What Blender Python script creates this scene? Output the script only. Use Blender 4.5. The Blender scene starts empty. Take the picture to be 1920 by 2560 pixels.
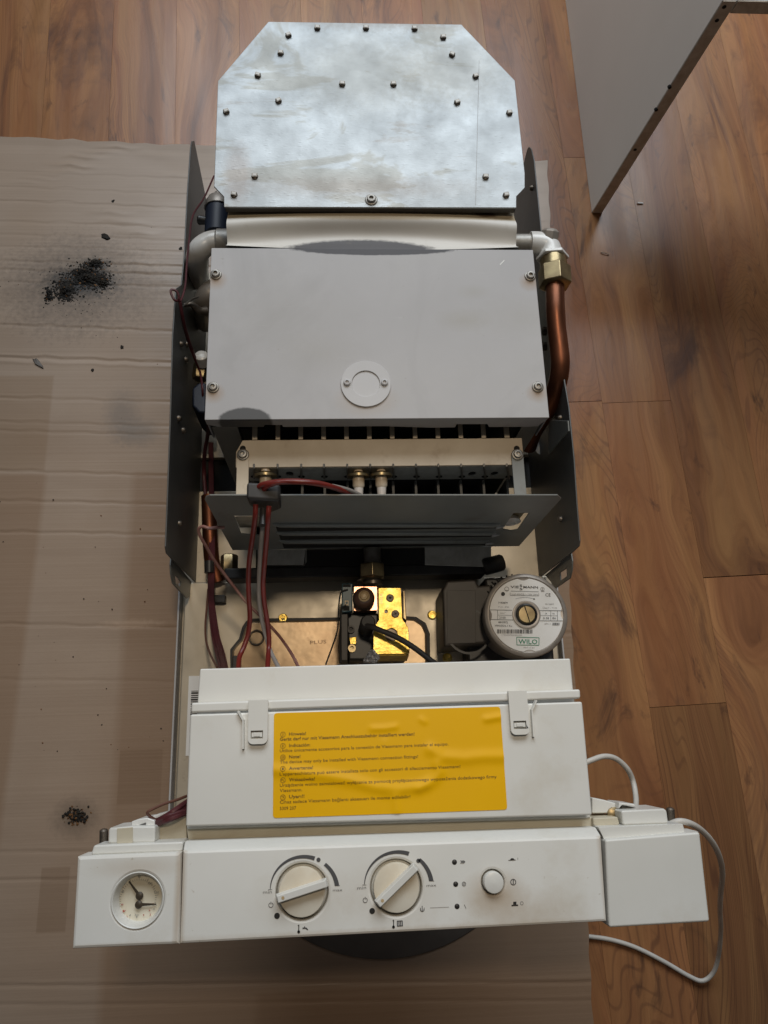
import bpy, bmesh, math, random
from mathutils import Vector, Matrix
from mathutils.geometry import tessellate_polygon
random.seed(7)
R = math.radians
S = bpy.context.scene
COL = S.collection

# ------------------------------------------------------------------ camera
FPX, CH = 1930.0, 0.95                       # focal length in photo pixels, camera height
_n = Vector((-103, -571, -FPX)).normalized(); _Z = -_n
_b = Vector((-200, 6560, -FPX)); _Y = (_b - _Z * _b.dot(_Z)).normalized(); _X = _Y.cross(_Z)
CM = Matrix((_X, _Y, _Z))                    # camera axes -> world axes
cam_d = bpy.data.cameras.new('camera'); cam = bpy.data.objects.new('camera', cam_d); COL.objects.link(cam)
cam_d.sensor_fit = 'VERTICAL'; cam_d.sensor_height = 36; cam_d.lens = 36 * FPX / 2560
cam_d.clip_start = 0.01; cam_d.clip_end = 60
cam.matrix_world = Matrix.Translation((0, 0, CH)) @ CM.to_4x4()
S.camera = cam

# ------------------------------------------------------------------ light
W = bpy.data.worlds.new('World'); S.world = W; W.use_nodes = True
bg = W.node_tree.nodes['Background']; bg.inputs[0].default_value = (0.60, 0.58, 0.57, 1); bg.inputs[1].default_value = 0.07

def area(name, loc, target, sx, sy, power, col):
    d = bpy.data.lights.new(name, 'AREA'); d.shape = 'RECTANGLE'; d.size = sx; d.size_y = sy
    d.energy = power; d.color = col
    o = bpy.data.objects.new(name, d); COL.objects.link(o); o.location = loc
    o.rotation_euler = (Vector(target) - Vector(loc)).to_track_quat('-Z', 'Y').to_euler()
    return o
area('window_light', (0.30, 2.35, 2.05), (0.1, 0.45, 0.1), 2.3, 1.4, 64, (0.87, 0.94, 1.0))
bd = bpy.data.lights.new('ceiling_spot', 'SPOT'); bd.energy = 48; bd.color = (1.0, 0.83, 0.62); bd.shadow_soft_size = 0.10
bd.spot_size = R(30); bd.spot_blend = 1.0  # soft narrow cone given to the ceiling lamp so the outer cardboard falls dark
bo = bpy.data.objects.new('ceiling_spot', bd); COL.objects.link(bo); bo.location = (0.16, 0.60, 2.45)
bo.rotation_euler = (Vector((0.05, 0.16, 0.1)) - bo.location).to_track_quat('-Z', 'Y').to_euler()
S.view_settings.view_transform = 'Standard'; S.view_settings.look = 'None'
S.view_settings.exposure = 0.0; S.view_settings.gamma = 1.0

# ------------------------------------------------------------------ helpers
def ray(px, py): return CM @ Vector((px - 960, 1280 - py, -FPX))
def at(px, py, z=0.0):
    d = ray(px, py); s = (z - CH) / d.z
    return Vector((d.x * s, d.y * s, z))
def aty(px, py, y):
    d = ray(px, py); s = y / d.y
    return Vector((d.x * s, y, CH + d.z * s))
def atx(px, py, x):
    d = ray(px, py); s = x / d.x
    return Vector((x, d.y * s, CH + d.z * s))
def at2(px, py, z): v = at(px, py, z); return (v.x, v.y)
def crop(x0, y0, k):                          # turns a reading in an enlarged detail into photo pixels
    return lambda cx, cy: (x0 + cx / k, y0 + cy / k)

class MB:
    def __init__(s): s.v = []; s.f = []; s.m = []
    def add(s, vs, fs, m=0):
        n = len(s.v); s.v += [tuple(v) for v in vs]
        for f in fs: s.f.append(tuple(i + n for i in f)); s.m.append(m)
    def box(s, x0, x1, y0, y1, z0, z1, m=0):
        s.add([(x, y, z) for z in (z0, z1) for y in (y0, y1) for x in (x0, x1)],
              [(0, 2, 3, 1), (4, 5, 7, 6), (0, 1, 5, 4), (2, 6, 7, 3), (0, 4, 6, 2), (1, 3, 7, 5)], m)
    def hexa(s, a, b, m=0):                   # two quads joined
        s.add(list(a) + list(b), [(0, 1, 2, 3), (7, 6, 5, 4), (0, 4, 5, 1), (1, 5, 6, 2), (2, 6, 7, 3), (3, 7, 4, 0)], m)
    def plate(s, outer, holes, w0, w1, fn=None, m=0):
        fn = fn or (lambda u, v, w: (u, v, w))
        loops = [list(outer)] + [list(h) for h in holes]
        flat = [p for l in loops for p in l]; N = len(flat)
        tris = tessellate_polygon([[Vector((p[0], p[1], 0)) for p in l] for l in loops]) if holes or N > 4 else None
        vs = [fn(p[0], p[1], w0) for p in flat] + [fn(p[0], p[1], w1) for p in flat]
        fs = []
        if not holes:
            fs += [tuple(range(N)), tuple(range(2 * N - 1, N - 1, -1))]
        else:
            for t in tris: fs += [tuple(t), tuple(i + N for i in reversed(t))]
        k = 0
        for l in loops:
            n = len(l)
            for i in range(n):
                a, b = k + i, k + (i + 1) % n
                fs.append((a, b, b + N, a + N))
            k += n
        s.add(vs, fs, m)
    def chplate(s, outer, holes, z0, z1, c, m=0):
        def off(l, d):                           # move a loop d into the material (outer loops run anticlockwise)
            n = len(l); o = []
            for i in range(n):
                a, b, e = Vector(l[i - 1]), Vector(l[i]), Vector(l[(i + 1) % n])
                u = (b - a).normalized(); w = (e - b).normalized()
                n1 = Vector((-u.y, u.x)); n2 = Vector((-w.y, w.x)); h = (n1 + n2).normalized()
                o.append(tuple(b + h * d / max(.3, h.dot(n1))))
            return o
        area_ = lambda l: sum(l[i - 1][0] * l[i][1] - l[i][0] * l[i - 1][1] for i in range(len(l)))
        loops = []
        for k, l in enumerate([outer] + list(holes)):
            l = list(l)
            if (area_(l) > 0) != (k == 0): l.reverse()
            loops.append(l)
        lev = [(0, z0), (0, z1 - c), (c * .29, z1 - c * .29), (c, z1)]
        rings = [[off(l, d) if d else l for l in loops] for d, z in lev]
        N = sum(len(l) for l in loops); vs = []
        for (d, z), rg in zip(lev, rings): vs += [(p[0], p[1], z) for l in rg for p in l]
        fs = []; k = 0
        for l in loops:
            n = len(l)
            for q in range(3):
                for i in range(n):
                    a, b = k + i, k + (i + 1) % n; fs.append((a + q * N, b + q * N, b + q * N + N, a + q * N + N))
            k += n
        for t in tessellate_polygon([[Vector((p[0], p[1], 0)) for p in l] for l in rings[3]]): fs.append(tuple(i + 3 * N for i in t))
        for t in tessellate_polygon([[Vector((p[0], p[1], 0)) for p in l] for l in rings[0]]): fs.append(tuple(reversed(t)))
        s.add(vs, fs, m)
    def lathe(s, prof, c, ax=(0, 0, 1), n=24, m=0, ph=0.0):
        ax = Vector(ax).normalized(); q = Vector((0, 0, 1)).rotation_difference(ax); c = Vector(c)
        vs = []; fs = []
        for r, h in prof:
            for i in range(n):
                a = 2 * math.pi * i / n + ph
                vs.append(c + q @ Vector((r * math.cos(a), r * math.sin(a), h)))
        for j in range(len(prof) - 1):
            for i in range(n):
                k = (i + 1) % n
                fs.append((j * n + i, j * n + k, (j + 1) * n + k, (j + 1) * n + i))
        closed = prof[0] == prof[-1]
        if closed: pass
        elif prof[0][0] > 1e-6: fs.append(tuple(range(n - 1, -1, -1)))
        if prof[-1][0] > 1e-6 and not closed: fs.append(tuple(range((len(prof) - 1) * n, len(prof) * n)))
        s.add(vs, fs, m)
    def tube(s, pts, r, n=10, m=0, k=6, smooth=True):
        P = [Vector(p) for p in pts]
        if smooth and len(P) > 2:
            Q = []
            E = [2 * P[0] - P[1]] + P + [2 * P[-1] - P[-2]]
            for i in range(1, len(E) - 2):
                a, b, c, d = E[i - 1:i + 3]
                for j in range(k):
                    t = j / k
                    Q.append(0.5 * ((2 * b) + (c - a) * t + (2 * a - 5 * b + 4 * c - d) * t * t + (3 * b - a - 3 * c + d) * t ** 3))
            P = Q + [P[-1]]
        rr = r if callable(r) else (lambda t: r)
        up = Vector((0.13, 0.31, 0.94)); vs = []; fs = []; N = len(P); prev = None
        for i, p in enumerate(P):
            t = (P[min(i + 1, N - 1)] - P[max(i - 1, 0)]).normalized()
            if prev is None:
                u = t.cross(up); u = u.normalized() if u.length > 1e-4 else t.orthogonal().normalized()
            else:
                u = (prev - t * prev.dot(t)).normalized()
            prev = u; w = t.cross(u); q = rr(i / max(1, N - 1))
            for j in range(n):
                a = 2 * math.pi * j / n
                vs.append(p + (u * math.cos(a) + w * math.sin(a)) * q)
        for i in range(N - 1):
            for j in range(n):
                l = (j + 1) % n
                fs.append((i * n + j, i * n + l, (i + 1) * n + l, (i + 1) * n + j))
        fs += [tuple(range(n - 1, -1, -1)), tuple(range((N - 1) * n, N * n))]
        s.add(vs, fs, m)
    def build(s, name, mats, parent=None, bev=0.0, seg=2, ang=36, loc=None):
        bm = bmesh.new()
        vv = [bm.verts.new(v) for v in s.v]
        for f, mi in zip(s.f, s.m):
            try: fc = bm.faces.new([vv[i] for i in f])
            except ValueError: continue
            fc.material_index = mi; fc.smooth = True
        bm.normal_update()
        bmesh.ops.recalc_face_normals(bm, faces=bm.faces[:])
        xs = [v.co for v in bm.verts]
        c = Vector(loc) if loc is not None else Vector([(min(v[i] for v in xs) + max(v[i] for v in xs)) / 2 for i in range(3)])
        bmesh.ops.translate(bm, verts=bm.verts[:], vec=-c)
        me = bpy.data.meshes.new(name); bm.to_mesh(me); bm.free()
        me.set_sharp_from_angle(angle=R(ang))
        for m in (mats if isinstance(mats, (list, tuple)) else [mats]): me.materials.append(m)
        return link(name, me, c, parent, bev, seg)

WORLD = {}
def link(name, me, c, parent=None, bev=0.0, seg=2):
    o = bpy.data.objects.new(name, me); COL.objects.link(o)
    WORLD[o.name] = Vector(c)
    if parent is not None:
        o.parent = parent; o.location = Vector(c) - WORLD[parent.name]
    else: o.location = c
    if bev:
        b = o.modifiers.new('bevel', 'BEVEL'); b.width = bev; b.segments = seg; b.limit_method = 'ANGLE'; b.angle_limit = R(40)
        b.harden_normals = True
    return o
def empty(name, c, parent=None):
    o = bpy.data.objects.new(name, None); COL.objects.link(o); o.empty_display_size = 0.05
    WORLD[o.name] = Vector(c); o.parent = parent
    o.location = Vector(c) - (WORLD[parent.name] if parent else Vector())
    return o
def twin(src, c, parent, rz=0.0):              # another piece that shares its mesh
    o = src.copy(); COL.objects.link(o); WORLD[o.name] = Vector(c); o.parent = parent
    o.location = Vector(c) - (WORLD[parent.name] if parent else Vector()); o.rotation_euler = (0, 0, rz)
    return o
def tag(o, label=None, cat=None, group=None, kind=None):
    for k, v in (('label', label), ('category', cat), ('group', group), ('kind', kind)):
        if v: o[k] = v
    return o

_txt = {}
def glyphs(st, bold):
    key = (st, bold)
    if key not in _txt:
        cu = bpy.data.curves.new('t', 'FONT'); cu.body = st; cu.resolution_u = 2; cu.offset = 0.009 if bold else 0.0
        ob = bpy.data.objects.new('t', cu); COL.objects.link(ob)
        dg = bpy.context.evaluated_depsgraph_get()
        me = bpy.data.meshes.new_from_object(ob.evaluated_get(dg))
        vs = [(v.co.x, v.co.y) for v in me.vertices]; fs = [tuple(p.vertices) for p in me.polygons]
        bpy.data.objects.remove(ob); bpy.data.curves.remove(cu); bpy.data.meshes.remove(me)
        _txt[key] = (vs, fs)
    return _txt[key]
def text(mb, st, p0, p1, h, m=0, bold=False, zf=None):
    """flat lettering from baseline start p0 to baseline end p1 (world points), capital height h"""
    vs, fs = glyphs(st, bold)
    if not vs: return
    x0 = min(v[0] for v in vs); x1 = max(v[0] for v in vs)
    p0 = Vector(p0); d = Vector(p1) - p0; L = d.length; d.normalize(); u = Vector((-d.y, d.x, 0))
    sx = L / (x1 - x0); sy = h / 0.70
    out = []
    for x, y in vs:
        p = p0 + d * ((x - x0) * sx) + u * (y * sy)
        if zf: p.z = zf(p.x, p.y)
        out.append(p)
    mb.add(out, fs, m)
def disc(mb, c, r, m=0, n=16):
    c = Vector(c)
    mb.add([c + Vector((r * math.cos(2 * math.pi * i / n), r * math.sin(2 * math.pi * i / n), 0)) for i in range(n)], [tuple(range(n))], m)
def ringflat(mb, c, r0, r1, a0=0, a1=360, n=32, m=0, r0b=None):
    c = Vector(c); vs = []; fs = []
    for i in range(n + 1):
        t = i / n; a = R(a0 + (a1 - a0) * t)
        ri = r0 if r0b is None else r0 + (r0b - r0) * t
        for r in (ri, r1): vs.append(c + Vector((r * math.cos(a), r * math.sin(a), 0)))
    for i in range(n): fs.append((2 * i, 2 * i + 1, 2 * i + 3, 2 * i + 2))
    mb.add(vs, fs, m)
def seg(mb, a, b, w, m=0):
    a = Vector(a); b = Vector(b); d = (b - a).normalized(); u = Vector((-d.y, d.x, 0)) * w / 2
    mb.add([a + u, a - u, b - u, b + u], [(0, 1, 2, 3)], m)
def rrect(x0, x1, y0, y1, r, n=5):
    o = []
    for cx, cy, a in ((x1 - r, y1 - r, 0), (x0 + r, y1 - r, 90), (x0 + r, y0 + r, 180), (x1 - r, y0 + r, 270)):
        for i in range(n + 1):
            t = R(a + 90 * i / n); o.append((cx + r * math.cos(t), cy + r * math.sin(t)))
    return o
def circ(cx, cy, r, n=20, a0=0): return [(cx + r * math.cos(2 * math.pi * i / n + a0), cy + r * math.sin(2 * math.pi * i / n + a0)) for i in range(n)]

# ------------------------------------------------------------------ materials
class NT:
    def __init__(s, name):
        s.mat = bpy.data.materials.new(name); s.mat.use_nodes = True; s.t = s.mat.node_tree
        s.b = s.t.nodes['Principled BSDF']
        s.tc = s.t.nodes.new('ShaderNodeTexCoord')
    def n(s, typ, **kw):
        o = s.t.nodes.new(typ)
        for k, v in kw.items(): setattr(o, k, v)
        return o
    def l(s, a, b): s.t.links.new(a, b)
    def mapping(s, scale=(1, 1, 1), src='Object', rot=(0, 0, 0)):
        m = s.n('ShaderNodeMapping'); m.inputs['Scale'].default_value = scale; m.inputs['Rotation'].default_value = rot
        s.l(s.tc.outputs[src], m.inputs[0]); return m.outputs[0]
    def noise(s, vec, scale, detail=5, rough=0.55, dist=0.0):
        o = s.n('ShaderNodeTexNoise'); o.inputs['Scale'].default_value = scale; o.inputs['Detail'].default_value = detail
        o.inputs['Roughness'].default_value = rough; o.inputs['Distortion'].default_value = dist
        s.l(vec, o.inputs['Vector']); return o.outputs['Fac']
    def ramp(s, fac, stops):
        o = s.n('ShaderNodeValToRGB'); e = o.color_ramp.elements
        while len(e) < len(stops): e.new(0.5)
        for el, (p, c) in zip(e, stops):
            el.position = p; el.color = (c, c, c, 1) if isinstance(c, (int, float)) else (*c, 1)
        s.l(fac, o.inputs[0]); return o.outputs[0]
    def mix(s, fac, a, b, mode='MIX'):
        o = s.n('ShaderNodeMix', data_type='RGBA', blend_type=mode)
        for i, x in ((0, fac), (6, a), (7, b)):
            if isinstance(x, bpy.types.NodeSocket): s.l(x, o.inputs[i])
            else: o.inputs[i].default_value = x if i == 0 else (*x, 1)
        return o.outputs[2]
    def math(s, op, a, b=None, c=None):
        o = s.n('ShaderNodeMath', operation=op)
        for i, x in enumerate((a, b, c)):
            if x is None: continue
            if isinstance(x, bpy.types.NodeSocket): s.l(x, o.inputs[i])
            else: o.inputs[i].default_value = x
        return o.outputs[0]
    def bump(s, h, strength=0.3, dist=0.001):
        o = s.n('ShaderNodeBump'); o.inputs['Strength'].default_value = strength; o.inputs['Distance'].default_value = dist
        s.l(h, o.inputs['Height'])
        if s.b.inputs['Normal'].is_linked: s.l(s.b.inputs['Normal'].links[0].from_socket, o.inputs['Normal'])
        s.l(o.outputs[0], s.b.inputs['Normal'])
    def col(s, c):
        if isinstance(c, bpy.types.NodeSocket): s.l(c, s.b.inputs['Base Color'])
        else: s.b.inputs['Base Color'].default_value = (*c, 1)
    def set(s, rough=None, metal=None, coat=None, spec=None):
        if rough is not None:
            if isinstance(rough, bpy.types.NodeSocket): s.l(rough, s.b.inputs['Roughness'])
            else: s.b.inputs['Roughness'].default_value = rough
        if metal is not None: s.b.inputs['Metallic'].default_value = metal
        if coat is not None: s.b.inputs['Coat Weight'].default_value = coat
        if spec is not None: s.b.inputs['Specular IOR Level'].default_value = spec
    def ell(s, cx, cy, rx, ry, soft=0.25, wob=0.0, src='Object'):
        """mask of an ellipse in object space (1 inside)"""
        sp = s.n('ShaderNodeSeparateXYZ'); s.l(s.tc.outputs[src], sp.inputs[0])
        a = s.math('DIVIDE', s.math('SUBTRACT', sp.outputs[0], cx), rx); b = s.math('DIVIDE', s.math('SUBTRACT', sp.outputs[1], cy), ry)
        d = s.math('SQRT', s.math('ADD', s.math('MULTIPLY', a, a), s.math('MULTIPLY', b, b)))
        if wob: d = s.math('ADD', d, s.math('MULTIPLY', s.math('SUBTRACT', s.noise(s.tc.outputs[src], 160, 4, 0.7), 0.5), wob))
        o = s.n('ShaderNodeMapRange'); o.inputs[1].default_value = 1 + soft; o.inputs[2].default_value = 1 - soft
        s.l(d, o.inputs[0]); return o.outputs[0]

def mat(name, c, c2=None, rough=0.5, metal=0.0, vs=12, stretch=(1, 1, 1), lo=0.35, hi=0.65, bump=0.0, bs=250, bd=0.0006, dirt=None, da=(0.58, 0.75), ds=30, rv=0.0, coat=None, spec=None):
    t = NT(name); v = t.mapping(stretch)
    c2 = c2 or tuple(x * 0.82 for x in c)
    k = t.ramp(t.noise(v, vs), [(lo, c2), (hi, c)])
    if dirt: k = t.mix(t.ramp(t.noise(v, ds, 8, 0.65), [(da[0], 0.0), (da[1], 0.8)]), k, dirt)
    t.col(k); t.set(rough, metal, coat, spec)
    if rv:
        t.set(rough=t.ramp(t.noise(v, vs * 2.3, 6), [(0.3, max(0.03, rough - rv)), (0.7, min(1, rough + rv))]))
    if bump: t.bump(t.noise(t.tc.outputs['Object'], bs, 3), bump, bd)
    return t.mat

M = {}
M['white_plastic'] = mat('white_plastic', (0.77, 0.76, 0.72), (0.72, 0.71, 0.665), rough=0.36, vs=9, bump=0.05, bs=900, bd=0.0002, dirt=(0.56, 0.49, 0.37), da=(0.56, 0.95), ds=13, rv=0.08)
M['cream_plastic'] = mat('cream_plastic', (0.62, 0.57, 0.45), (0.53, 0.47, 0.35), rough=0.42, vs=14, dirt=(0.35, 0.25, 0.13), da=(0.62, 0.9), ds=22)
M['knob_cream'] = mat('knob_cream', (0.78, 0.73, 0.62), (0.67, 0.58, 0.44), rough=0.45, vs=24, lo=0.38, hi=0.6)
M['grey_paint'] = mat('grey_paint', (0.53, 0.52, 0.52), (0.47, 0.46, 0.46), rough=0.5, vs=7, bump=0.06, bs=700, bd=0.0003, dirt=(0.42, 0.39, 0.36), da=(0.60, 0.95), ds=7)
M['dark_grey'] = mat('dark_grey', (0.105, 0.103, 0.098), (0.08, 0.078, 0.075), rough=0.5, vs=12, bump=0.05, bs=800, bd=0.0002, dirt=(0.10, 0.085, 0.07), ds=25)
M['shield_grey'] = mat('shield_grey', (0.20, 0.205, 0.195), (0.165, 0.17, 0.16), rough=0.42, vs=14, bump=0.05, bs=700, bd=0.0002, dirt=(0.13, 0.115, 0.095), ds=18)
M['beige_enamel'] = mat('beige_enamel', (0.58, 0.49, 0.37), (0.48, 0.39, 0.28), rough=0.45, vs=18, bump=0.05, bs=500, bd=0.0003, dirt=(0.26, 0.17, 0.10), da=(0.60, 0.85), ds=26)
M['black'] = mat('matt_black', (0.012, 0.011, 0.010), rough=0.85)  # black that stands for the dark inside holes, slots and recesses
M['black_plastic'] = mat('black_plastic', (0.022, 0.021, 0.021), (0.032, 0.030, 0.028), rough=0.42, vs=30, bump=0.1, bs=600, bd=0.0002)
M['pump_plastic'] = mat('pump_plastic', (0.050, 0.043, 0.037), (0.066, 0.056, 0.047), rough=0.5, vs=28, bump=0.15, bs=700, bd=0.0003, dirt=(0.11, 0.09, 0.07), da=(0.6, 0.85), ds=40)
M['blue_black'] = mat('blue_black_rubber', (0.018, 0.026, 0.048), rough=0.5)
M['steel'] = mat('steel', (0.30, 0.285, 0.26), (0.20, 0.185, 0.165), rough=0.45, metal=0.75, vs=60, dirt=(0.12, 0.09, 0.06), ds=120)
M['dark_steel'] = mat('dark_screw_steel', (0.20, 0.17, 0.14), (0.12, 0.10, 0.08), rough=0.42, metal=0.8, vs=120)
M['alu_cast'] = mat('pale_cast_metal', (0.80, 0.80, 0.78), (0.68, 0.66, 0.62), rough=0.32, metal=0.05, vs=40, dirt=(0.36, 0.32, 0.27), da=(0.55, 0.8), ds=40)
M['brass'] = mat('brass', (0.42, 0.34, 0.19), (0.25, 0.19, 0.11), rough=0.36, metal=0.9, vs=50, dirt=(0.12, 0.10, 0.07), ds=60)
M['copper'] = mat('copper', (0.27, 0.095, 0.046), (0.14, 0.058, 0.034), rough=0.42, metal=0.9, vs=20, stretch=(1, 0.5, 1), lo=0.3, hi=0.65, rv=0.1)
M['ceramic'] = mat('ceramic', (0.70, 0.62, 0.50), (0.50, 0.36, 0.22), rough=0.35, vs=70)
M['ceramic_white'] = mat('white_ceramic', (0.72, 0.68, 0.64), (0.6, 0.52, 0.45), rough=0.35, vs=70)
M['red_cable'] = mat('red_cable', (0.17, 0.018, 0.012), (0.12, 0.013, 0.009), rough=0.35, vs=60)
M['dark_red_wire'] = mat('dark_red_wire', (0.10, 0.022, 0.026), (0.075, 0.018, 0.022), rough=0.4, vs=80)
M['brown_wire'] = mat('brown_wire', (0.15, 0.065, 0.045), rough=0.4, vs=80)
M['pink_wire'] = mat('faded_pink_wire', (0.40, 0.22, 0.19), (0.22, 0.09, 0.075), rough=0.45, vs=40)
M['grey_cable'] = mat('grey_cable', (0.30, 0.27, 0.25), rough=0.4, vs=60)
M['white_cable'] = mat('white_cable', (0.62, 0.60, 0.56), (0.52, 0.49, 0.44), rough=0.42, vs=30)
M['rubber'] = mat('black_rubber', (0.022, 0.020, 0.019), (0.035, 0.032, 0.030), rough=0.55, vs=60)
M['ink'] = mat('dark_grey_print', (0.085, 0.085, 0.09), rough=0.5)
M['ink_light'] = mat('grey_print', (0.22, 0.215, 0.21), rough=0.5)
M['ink_black'] = mat('black_print', (0.02, 0.02, 0.02), rough=0.5)
M['ink_faint'] = mat('faint_print', (0.40, 0.38, 0.36), rough=0.5)
M['stamp'] = mat('faint_stamp', (0.26, 0.17, 0.10), rough=0.5, metal=0.4)
M['ink_green'] = mat('green_print', (0.0, 0.24, 0.13), rough=0.5)
M['ink_red'] = mat('red_print', (0.45, 0.10, 0.07), rough=0.5)
M['label_paper'] = mat('label_paper', (0.86, 0.85, 0.83), (0.81, 0.80, 0.77), rough=0.35, vs=30)
M['pump_rim'] = mat('pump_rim', (0.40, 0.36, 0.32), (0.30, 0.265, 0.23), rough=0.4, metal=0.3, vs=30, dirt=(0.20, 0.15, 0.11), ds=50)
M['yellow'] = mat('yellow_sticker', (0.92, 0.50, 0.0), (0.88, 0.47, 0.0), rough=0.45, vs=10, rv=0.06, spec=0.25)
M['sticker_ink'] = mat('sticker_ink', (0.10, 0.062, 0.012), rough=0.45)
M['cap_brown'] = mat('brown_cap', (0.115, 0.062, 0.042), (0.085, 0.045, 0.03), rough=0.38, vs=40)
M['cap_cream'] = mat('cream_cap', (0.60, 0.45, 0.26), (0.5, 0.36, 0.2), rough=0.4, vs=50)
M['teal'] = mat('teal_plastic', (0.030, 0.085, 0.105), rough=0.4)
M['coil_copper'] = mat('coil_plate', (0.62, 0.34, 0.22), (0.45, 0.22, 0.13), rough=0.28, metal=0.9, vs=50)
M['gauge_face'] = mat('gauge_face', (0.78, 0.73, 0.60), (0.70, 0.63, 0.48), rough=0.4, vs=30)
M['needle'] = mat('needle', (0.06, 0.045, 0.03), rough=0.4)
M['foil'] = mat('crumpled_foil', (0.62, 0.62, 0.64), (0.40, 0.40, 0.42), rough=0.4, metal=0.4, vs=90)
M['dark_matt'] = mat('dark_matt_brown', (0.115, 0.095, 0.08), (0.09, 0.074, 0.062), rough=0.6, vs=20)

# galvanised sheet of the flue cover: spangle, scuffs, smears
def m_galv(name, smear=True, base=(0.66, 0.68, 0.69), dark=(0.50, 0.52, 0.52)):
    t = NT(name); v = t.mapping()
    k = t.ramp(t.noise(v, 60, 7, 0.7, 0.6), [(0.3, dark), (0.62, base)])
    if smear:
        sm = t.ramp(t.noise(t.mapping((1, 1.8, 1), rot=(0, 0, 0.5)), 5.5, 5, 0.62, 1.2), [(0.54, 0.0), (0.58, 0.7)])
        k = t.mix(sm, k, (0.30, 0.29, 0.255))
        sm2 = t.ramp(t.noise(t.mapping((0.8, 3.2, 1)), 6.5, 6, 0.7, 0.4), [(0.60, 0.0), (0.68, 0.6)])
        k = t.mix(sm2, k, (0.25, 0.20, 0.155))
        # grime along the front and rear edge, two darker patches of old adhesive
        k = t.mix(t.math('MULTIPLY', t.ell(-0.005, 0.055, 0.075, 0.05, 0.5, 1.1), 0.55), k, (0.26, 0.25, 0.22))
        k = t.mix(t.math('MULTIPLY', t.ell(0.095, 0.06, 0.06, 0.045, 0.5, 1.2), 0.5), k, (0.27, 0.255, 0.22))
        k = t.mix(t.math('MULTIPLY', t.ell(-0.02, -0.098, 0.10, 0.012, 0.6, 1.2), 0.55), k, (0.24, 0.205, 0.175))
        k = t.mix(t.math('MULTIPLY', t.ell(0.02, 0.128, 0.10, 0.012, 0.6, 1.2), 0.6), k, (0.22, 0.18, 0.145))
        k = t.mix(t.math('MULTIPLY', t.ell(-0.14, -0.085, 0.013, 0.035, 0.4, 0.8), 0.5), k, (0.26, 0.21, 0.18))
    t.col(k); t.set(rough=t.ramp(t.noise(v, 22, 6), [(0.3, 0.42), (0.7, 0.60)]), metal=0.4)
    t.bump(t.noise(t.mapping((0.55, 1.5, 1)), 330, 3, 0.6, 0.8), 0.30, 0.0005)
    vo = t.n('ShaderNodeTexVoronoi'); vo.inputs['Scale'].default_value = 150; t.l(t.mapping((0.7, 1.5, 1)), vo.inputs['Vector'])
    t.bump(t.ramp(vo.outputs['Distance'], [(0.0, 1.0), (0.28, 0.0)]), 0.25, 0.0005)
    return t.mat
M['galv'] = m_galv('galvanised_flue_sheet', True, (0.43, 0.455, 0.465), (0.385, 0.405, 0.413))
M['galv_plain'] = m_galv('galvanised_sheet', False, (0.50, 0.49, 0.46), (0.36, 0.34, 0.31))

# zinc chromate yellow bracket
t = NT('yellow_chromate'); v = t.mapping()
t.col(t.ramp(t.noise(v, 90, 6, 0.7), [(0.3, (0.42, 0.24, 0.04)), (0.55, (0.70, 0.52, 0.13)), (0.72, (0.62, 0.55, 0.25))]))
t.set(rough=0.33, metal=0.9); t.bump(t.noise(v, 320, 4), 0.5, 0.0008); M['chromate'] = t.mat

# back plate: cream zinc with faint stains
t = NT('back_plate_zinc'); v = t.mapping()
k = t.ramp(t.noise(v, 10, 6), [(0.35, (0.44, 0.385, 0.30)), (0.65, (0.54, 0.48, 0.385))])
k = t.mix(t.ramp(t.noise(v, 45, 8, 0.7), [(0.62, 0.0), (0.8, 0.8)]), k, (0.24, 0.19, 0.13))
t.col(k); t.set(rough=t.ramp(t.noise(v, 30, 4), [(0.3, 0.32), (0.7, 0.5)]), metal=0.45); t.bump(t.noise(v, 60, 4), 0.12, 0.001); M['back_zinc'] = t.mat
t = NT('pressed_plate_zinc'); v = t.mapping()
k = t.ramp(t.noise(v, 16, 6, 0.6, 0.6), [(0.35, (0.36, 0.25, 0.15)), (0.65, (0.50, 0.37, 0.235))])
k = t.mix(t.ramp(t.noise(v, 38, 6, 0.7), [(0.60, 0.0), (0.72, 0.7)]), k, (0.20, 0.11, 0.06))
t.col(k); t.set(rough=0.36, metal=0.65); t.bump(t.noise(v, 24, 3), 0.25, 0.003); M['pressed'] = t.mat

# laminate: each strip of its own tone, long grain, knots and dark mineral streaks
t = NT('walnut_laminate')
oi = t.n('ShaderNodeObjectInfo')
off = t.n('ShaderNodeVectorMath', operation='ADD'); t.l(t.tc.outputs['Object'], off.inputs[0])
cmb = t.n('ShaderNodeCombineXYZ')
for i, k_ in enumerate((31.0, 17.0, 53.0)): t.l(t.math('MULTIPLY', oi.outputs['Random'], k_), cmb.inputs[i])
t.l(cmb.outputs[0], off.inputs[1])
def mp(sc):
    m = t.n('ShaderNodeMapping'); m.inputs['Scale'].default_value = sc; t.l(off.outputs[0], m.inputs[0]); return m.outputs[0]
warp = t.noise(mp((5, 1.3, 1)), 1.0, 3, 0.5, 0.8)
def mpw(sc, amt):                              # grain that swerves round the figure
    m = t.n('ShaderNodeMapping'); m.inputs['Scale'].default_value = sc; t.l(off.outputs[0], m.inputs[0])
    a = t.n('ShaderNodeVectorMath', operation='ADD'); t.l(m.outputs[0], a.inputs[0])
    c = t.n('ShaderNodeCombineXYZ'); t.l(t.math('MULTIPLY', warp, amt), c.inputs[0]); t.l(c.outputs[0], a.inputs[1]); return a.outputs[0]
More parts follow.
